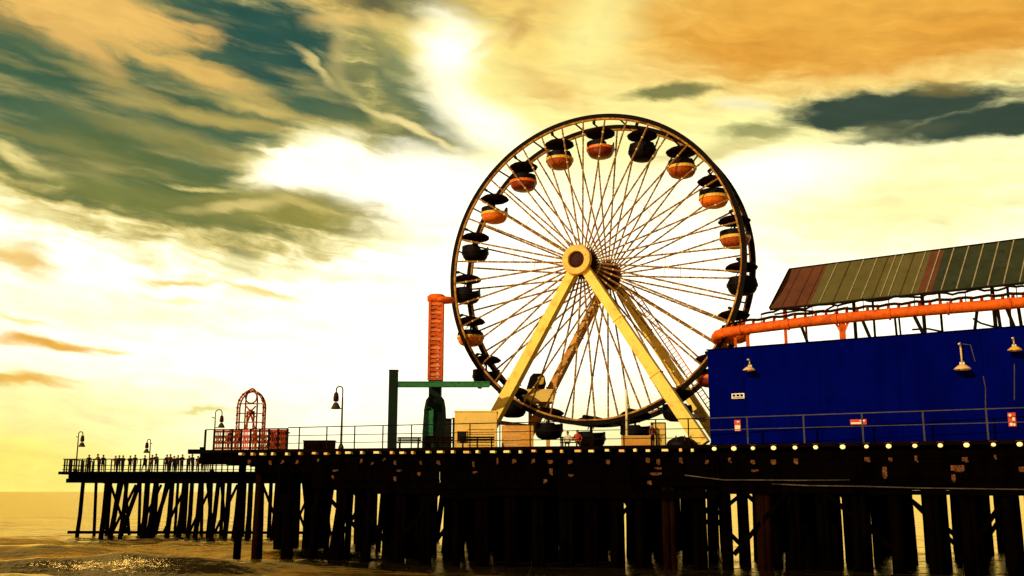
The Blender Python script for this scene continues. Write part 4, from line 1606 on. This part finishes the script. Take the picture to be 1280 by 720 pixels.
for x in (-.26, .26):
    local(MB().bar((x, -.2, az_(538)), (x, -.2, az_(514)), .13), 'inner_post', M['lattice'], arch)
for py in (505, 517, 528):
    z = az_(py)
    local(MB().bar((-1.06, -.2, z), (1.06, -.2, z), .08), 'cross_tie', M['lattice'], arch)
q = MB()
z0, z1, z2 = az_(517), az_(508), az_(536)
q.bar((-.4, -.22, z2), (0, -.22, z0), .12)
q.bar((.4, -.22, z2), (0, -.22, z0), .12)
q.bar((-.4, -.22, z1), (.4, -.22, z0 - .3), .1)
q.bar((.4, -.26, z1), (-.4, -.26, z0 - .3), .1)
q.ball((0, -.3, z0 + .1), .24, 8, 5)
local(q, 'lattice_brace', M['lattice'], arch)
bp_ = box_thing_axes(336, 356, 78.5)
kb = thing('kiosk', 'low dark kiosk box at the right end of the red lattice fence', 'kiosk', (bp_[0], 78.5, DECK))
hz = at(345, 541, 78.5).z - DECK
local(MB().box((0, .5, hz / 2), (bp_[1], 1.0, hz)), 'body', M['cloth_brown'], kb, bevel=.02)
local(MB().box((0, .45, hz + .05), (bp_[1] + .25, 1.3, .1)), 'roof', M['dark_steel'], kb, bevel=.02)
local(MB().box((0, -.03, hz * .6), (bp_[1] * .75, .06, hz * .4)), 'window', M['glass_dark'], kb)

# ================================================================ people
def body_mesh(pose, top, legs, h=1.72):
    """one continuous skinned figure, standing on z = 0 and facing -y"""
    V = {}
    lean = {'stand': 0, 'lean': .16, 'sit': .04, 'walk': .03, 'point': 0}[pose]
    sp = .0
    st = .22 if pose == 'walk' else .02
    J = [('pelvis', (0, 0, .93), .135), ('waist', (0, -lean * .3, 1.08), .12), ('chest', (0, -lean * .8, 1.32), .15), ('neck', (0, -lean * 1.15, 1.48), .055),
         ('chin', (0, -lean * 1.2 - .01, 1.54), .07), ('head', (0, -lean * 1.25 - .01, 1.65), .098), ('crown', (0, -lean * 1.25, 1.715), .06)]
    edges = [('pelvis', 'waist'), ('waist', 'chest'), ('chest', 'neck'), ('neck', 'chin'), ('chin', 'head'), ('head', 'crown')]
    for s in (-1, 1):
        n = 'L' if s < 0 else 'R'
        f = st * s
        J += [('hip' + n, (s * .09, 0, .88), .095), ('knee' + n, (s * .10, -.03 - f * .55, .49), .062), ('ankle' + n, (s * .10, .02 - f, .09), .042), ('toe' + n, (s * .12, -.14 - f, .035), .038)]
        edges += [('pelvis', 'hip' + n), ('hip' + n, 'knee' + n), ('knee' + n, 'ankle' + n), ('ankle' + n, 'toe' + n)]
        if pose == 'sit':
            J[-4:] = [('hip' + n, (s * .10, -.04, .90), .10), ('knee' + n, (s * .13, -.46, .91), .065), ('ankle' + n, (s * .13, -.44, .49), .042), ('toe' + n, (s * .14, -.60, .435), .038)]
        J.append(('sh' + n, (s * .18, -lean * .95, 1.41), .06))
        if pose == 'lean':
            e, hnd = (s * .24, -.18 - lean, 1.20), (s * .16, -.40 - lean, 1.16)
        elif pose == 'point' and s > 0:
            e, hnd = (s * .34, -.16, 1.46), (s * .46, -.34, 1.58)
        elif pose == 'sit':
            e, hnd = (s * .33, -.04, 1.16), (s * .24, -.24, 1.02)
        elif pose == 'walk':
            e, hnd = (s * .25, .02 + f * .6, 1.14), (s * .24, -.10 + f, .92)
        else:
            e, hnd = (s * .25, .02, 1.14), (s * .24, -.08, .90)
        hv = Vector(hnd)
        ev = Vector(e)
        tip = hv + (hv - ev).normalized() * .14
        J += [('el' + n, e, .042), ('wr' + n, hnd, .030), ('hand' + n, tuple(hv.lerp(tip, .55)), .036), ('tip' + n, tuple(tip), .02)]
        edges += [('chest', 'sh' + n), ('sh' + n, 'el' + n), ('el' + n, 'wr' + n), ('wr' + n, 'hand' + n), ('hand' + n, 'tip' + n)]
    idx = {j[0]: i for i, j in enumerate(J)}
    me = bpy.data.meshes.new('skeleton')
    k = h / 1.75
    me.from_pydata([tuple(c * k for c in j[1]) for j in J], [(idx[a], idx[b]) for a, b in edges], [])
    o = bpy.data.objects.new('skeleton', me)
    COL.objects.link(o)
    md = o.modifiers.new('skin', 'SKIN')
    for i, j in enumerate(J):
        sv = me.skin_vertices[0].data[i]
        sx = j[2] * k * 1.12
        sv.radius = (sx * (1.25 if j[0] in ('chest', 'pelvis', 'waist') else 1), sx * (.8 if j[0] in ('chest', 'waist') else 1))
        sv.use_root = (i == 0)
    sb = o.modifiers.new('sub', 'SUBSURF')
    sb.levels = 1
    sb.render_levels = 1
    dg = bpy.context.evaluated_depsgraph_get()
    out = bpy.data.meshes.new_from_object(o.evaluated_get(dg))
    out.name = 'person'
    bpy.data.objects.remove(o)
    bpy.data.meshes.remove(me)
    out.materials.clear()
    for m_ in (M[top], M[legs], M['skin'], M['cloth_black']):
        out.materials.append(m_)
    for p in out.polygons:
        c = p.center / k
        arm = abs(c.x) > .205
        if pose == 'sit':
            mi = 3 if c.z < .475 else (1 if (c.z < .95 and not (abs(c.x) > .24 and c.y > -.3)) or c.y < -.33 else (2 if c.z > 1.475 else 0))
        elif c.z < .075:
            mi = 3
        elif c.z < .93 and not arm:
            mi = 1
        elif c.z > 1.475:
            mi = 2
        else:
            mi = 0
        hd = any((c - Vector(j[1])).length < .1 for j in J if j[0].startswith(('hand', 'tip')))
        if hd:
            mi = 2
        p.material_index = mi
        p.use_smooth = True
    return out, k, lean

def person(loc, rz, pose, top, legs, label, group, h=1.72, hat=None):
    me, k, lean = body_mesh(pose, top, legs, h)
    o = link('person', me)
    o.location = loc
    o.rotation_euler = (0, 0, rz)
    tag(o, label, 'person', group)
    q = MB()
    c = Vector((0, -lean * 1.25 + .012, 1.672)) * k
    q.ball(c, .108 * k, 10, 7, sq=(.98, 1.02, 1.0))
    q.v = [v if v[2] > 1.62 * k or v[1] > c.y + .02 * k else (v[0] * .9, v[1] + .05 * k, v[2] + .04 * k) for v in q.v]
    if hat:
        q.lathe([(.19 * k, 1.715 * k), (.19 * k, 1.73 * k), (.115 * k, 1.735 * k), (.10 * k, 1.82 * k), (0, 1.83 * k)], 14, (0, c.y, 0))
    local(q, 'hair' if not hat else 'hat', M['hair'] if not hat else M[hat], o, True)
    return o

GP = 'people on the lower platform'
CL = {'cloth_black': 'black', 'cloth_brown': 'brown', 'cloth_rust': 'rust red', 'cloth_navy': 'navy', 'cloth_grey': 'grey', 'cloth_olive': 'olive', 'cloth_red': 'bright red'}
PO = {'lean': 'leaning on the rail', 'stand': 'standing', 'walk': 'walking', 'point': 'pointing out to sea'}
crowd = [(108, 'stand', 'cloth_black'), (121, 'lean', 'cloth_brown'), (126, 'stand', 'cloth_black'), (142, 'lean', 'cloth_rust'), (146, 'stand', 'cloth_black'), (151, 'lean', 'cloth_black'),
         (160, 'lean', 'cloth_brown'), (166, 'stand', 'cloth_navy'), (178, 'walk', 'cloth_black'), (187, 'lean', 'cloth_rust'), (193, 'lean', 'cloth_grey'), (206, 'stand', 'cloth_black'),
         (210, 'lean', 'cloth_rust'), (215, 'point', 'cloth_black'), (220, 'stand', 'cloth_brown'), (225, 'lean', 'cloth_black'), (234, 'stand', 'cloth_rust'), (239, 'lean', 'cloth_black'),
         (245, 'stand', 'cloth_red'), (251, 'lean', 'cloth_brown'), (257, 'stand', 'cloth_rust')]
for i, (px, pose, top) in enumerate(crowd):
    Y = LY + (.75 if pose == 'lean' else rg4.uniform(1.0, 2.4))
    w = ordinal(i) if i < 20 else 'last'
    label = 'person in %s %s, %s from left on the lower platform' % (CL[top], PO[pose], w)
    person((lx(px, Y), Y, LZ), rg4.uniform(-.6, .9) if pose != 'walk' else 1.3, pose, top, rg4.choice(('cloth_black', 'cloth_navy', 'cloth_grey')), label, GP, rg4.uniform(1.66, 1.88))
terr = [(272, 'stand', 'cloth_black', 'person in black behind the left lattice panels', .3), (284, 'lean', 'cloth_rust', 'person in rust red leaning behind the lattice fence', 0),
        (303, 'stand', 'cloth_brown', 'person in brown standing under the red arch tower', .5), (322, 'walk', 'cloth_black', 'person in black walking right of the arch tower', 1.3),
        (331, 'stand', 'cloth_red', 'person in red standing left of the low dark kiosk', -.6)]
for px, pose, top, label, rz in terr:
    p = edge(s_at_px(px), 1.4, DECK)
    person(tuple(p), rz, pose, top, 'cloth_black', label, 'people behind the lattice fence', rg4.uniform(1.45, 1.6))
SEAT = at(722, 560, 74.6)
person((SEAT.x, 74.66, DECK - .40), .1, 'sit', 'cloth_red', 'cloth_brown', 'dark haired person in red shirt sitting on the bench below the wheel', 'people at the main railing', 1.75)
SEAT = at(710, 560, 74.6)
person((SEAT.x, 74.66, DECK - .40), -.2, 'sit', 'cloth_white', 'cloth_black', 'person in white top sitting beside the person in red shirt', 'people at the main railing', 1.65)
p = edge(s_at_px(808), 4.6, DECK)
person(tuple(p), .6, 'stand', 'cloth_rust', 'cloth_black', 'person in rust red standing behind the orange counter', 'people at the main railing', 1.72)
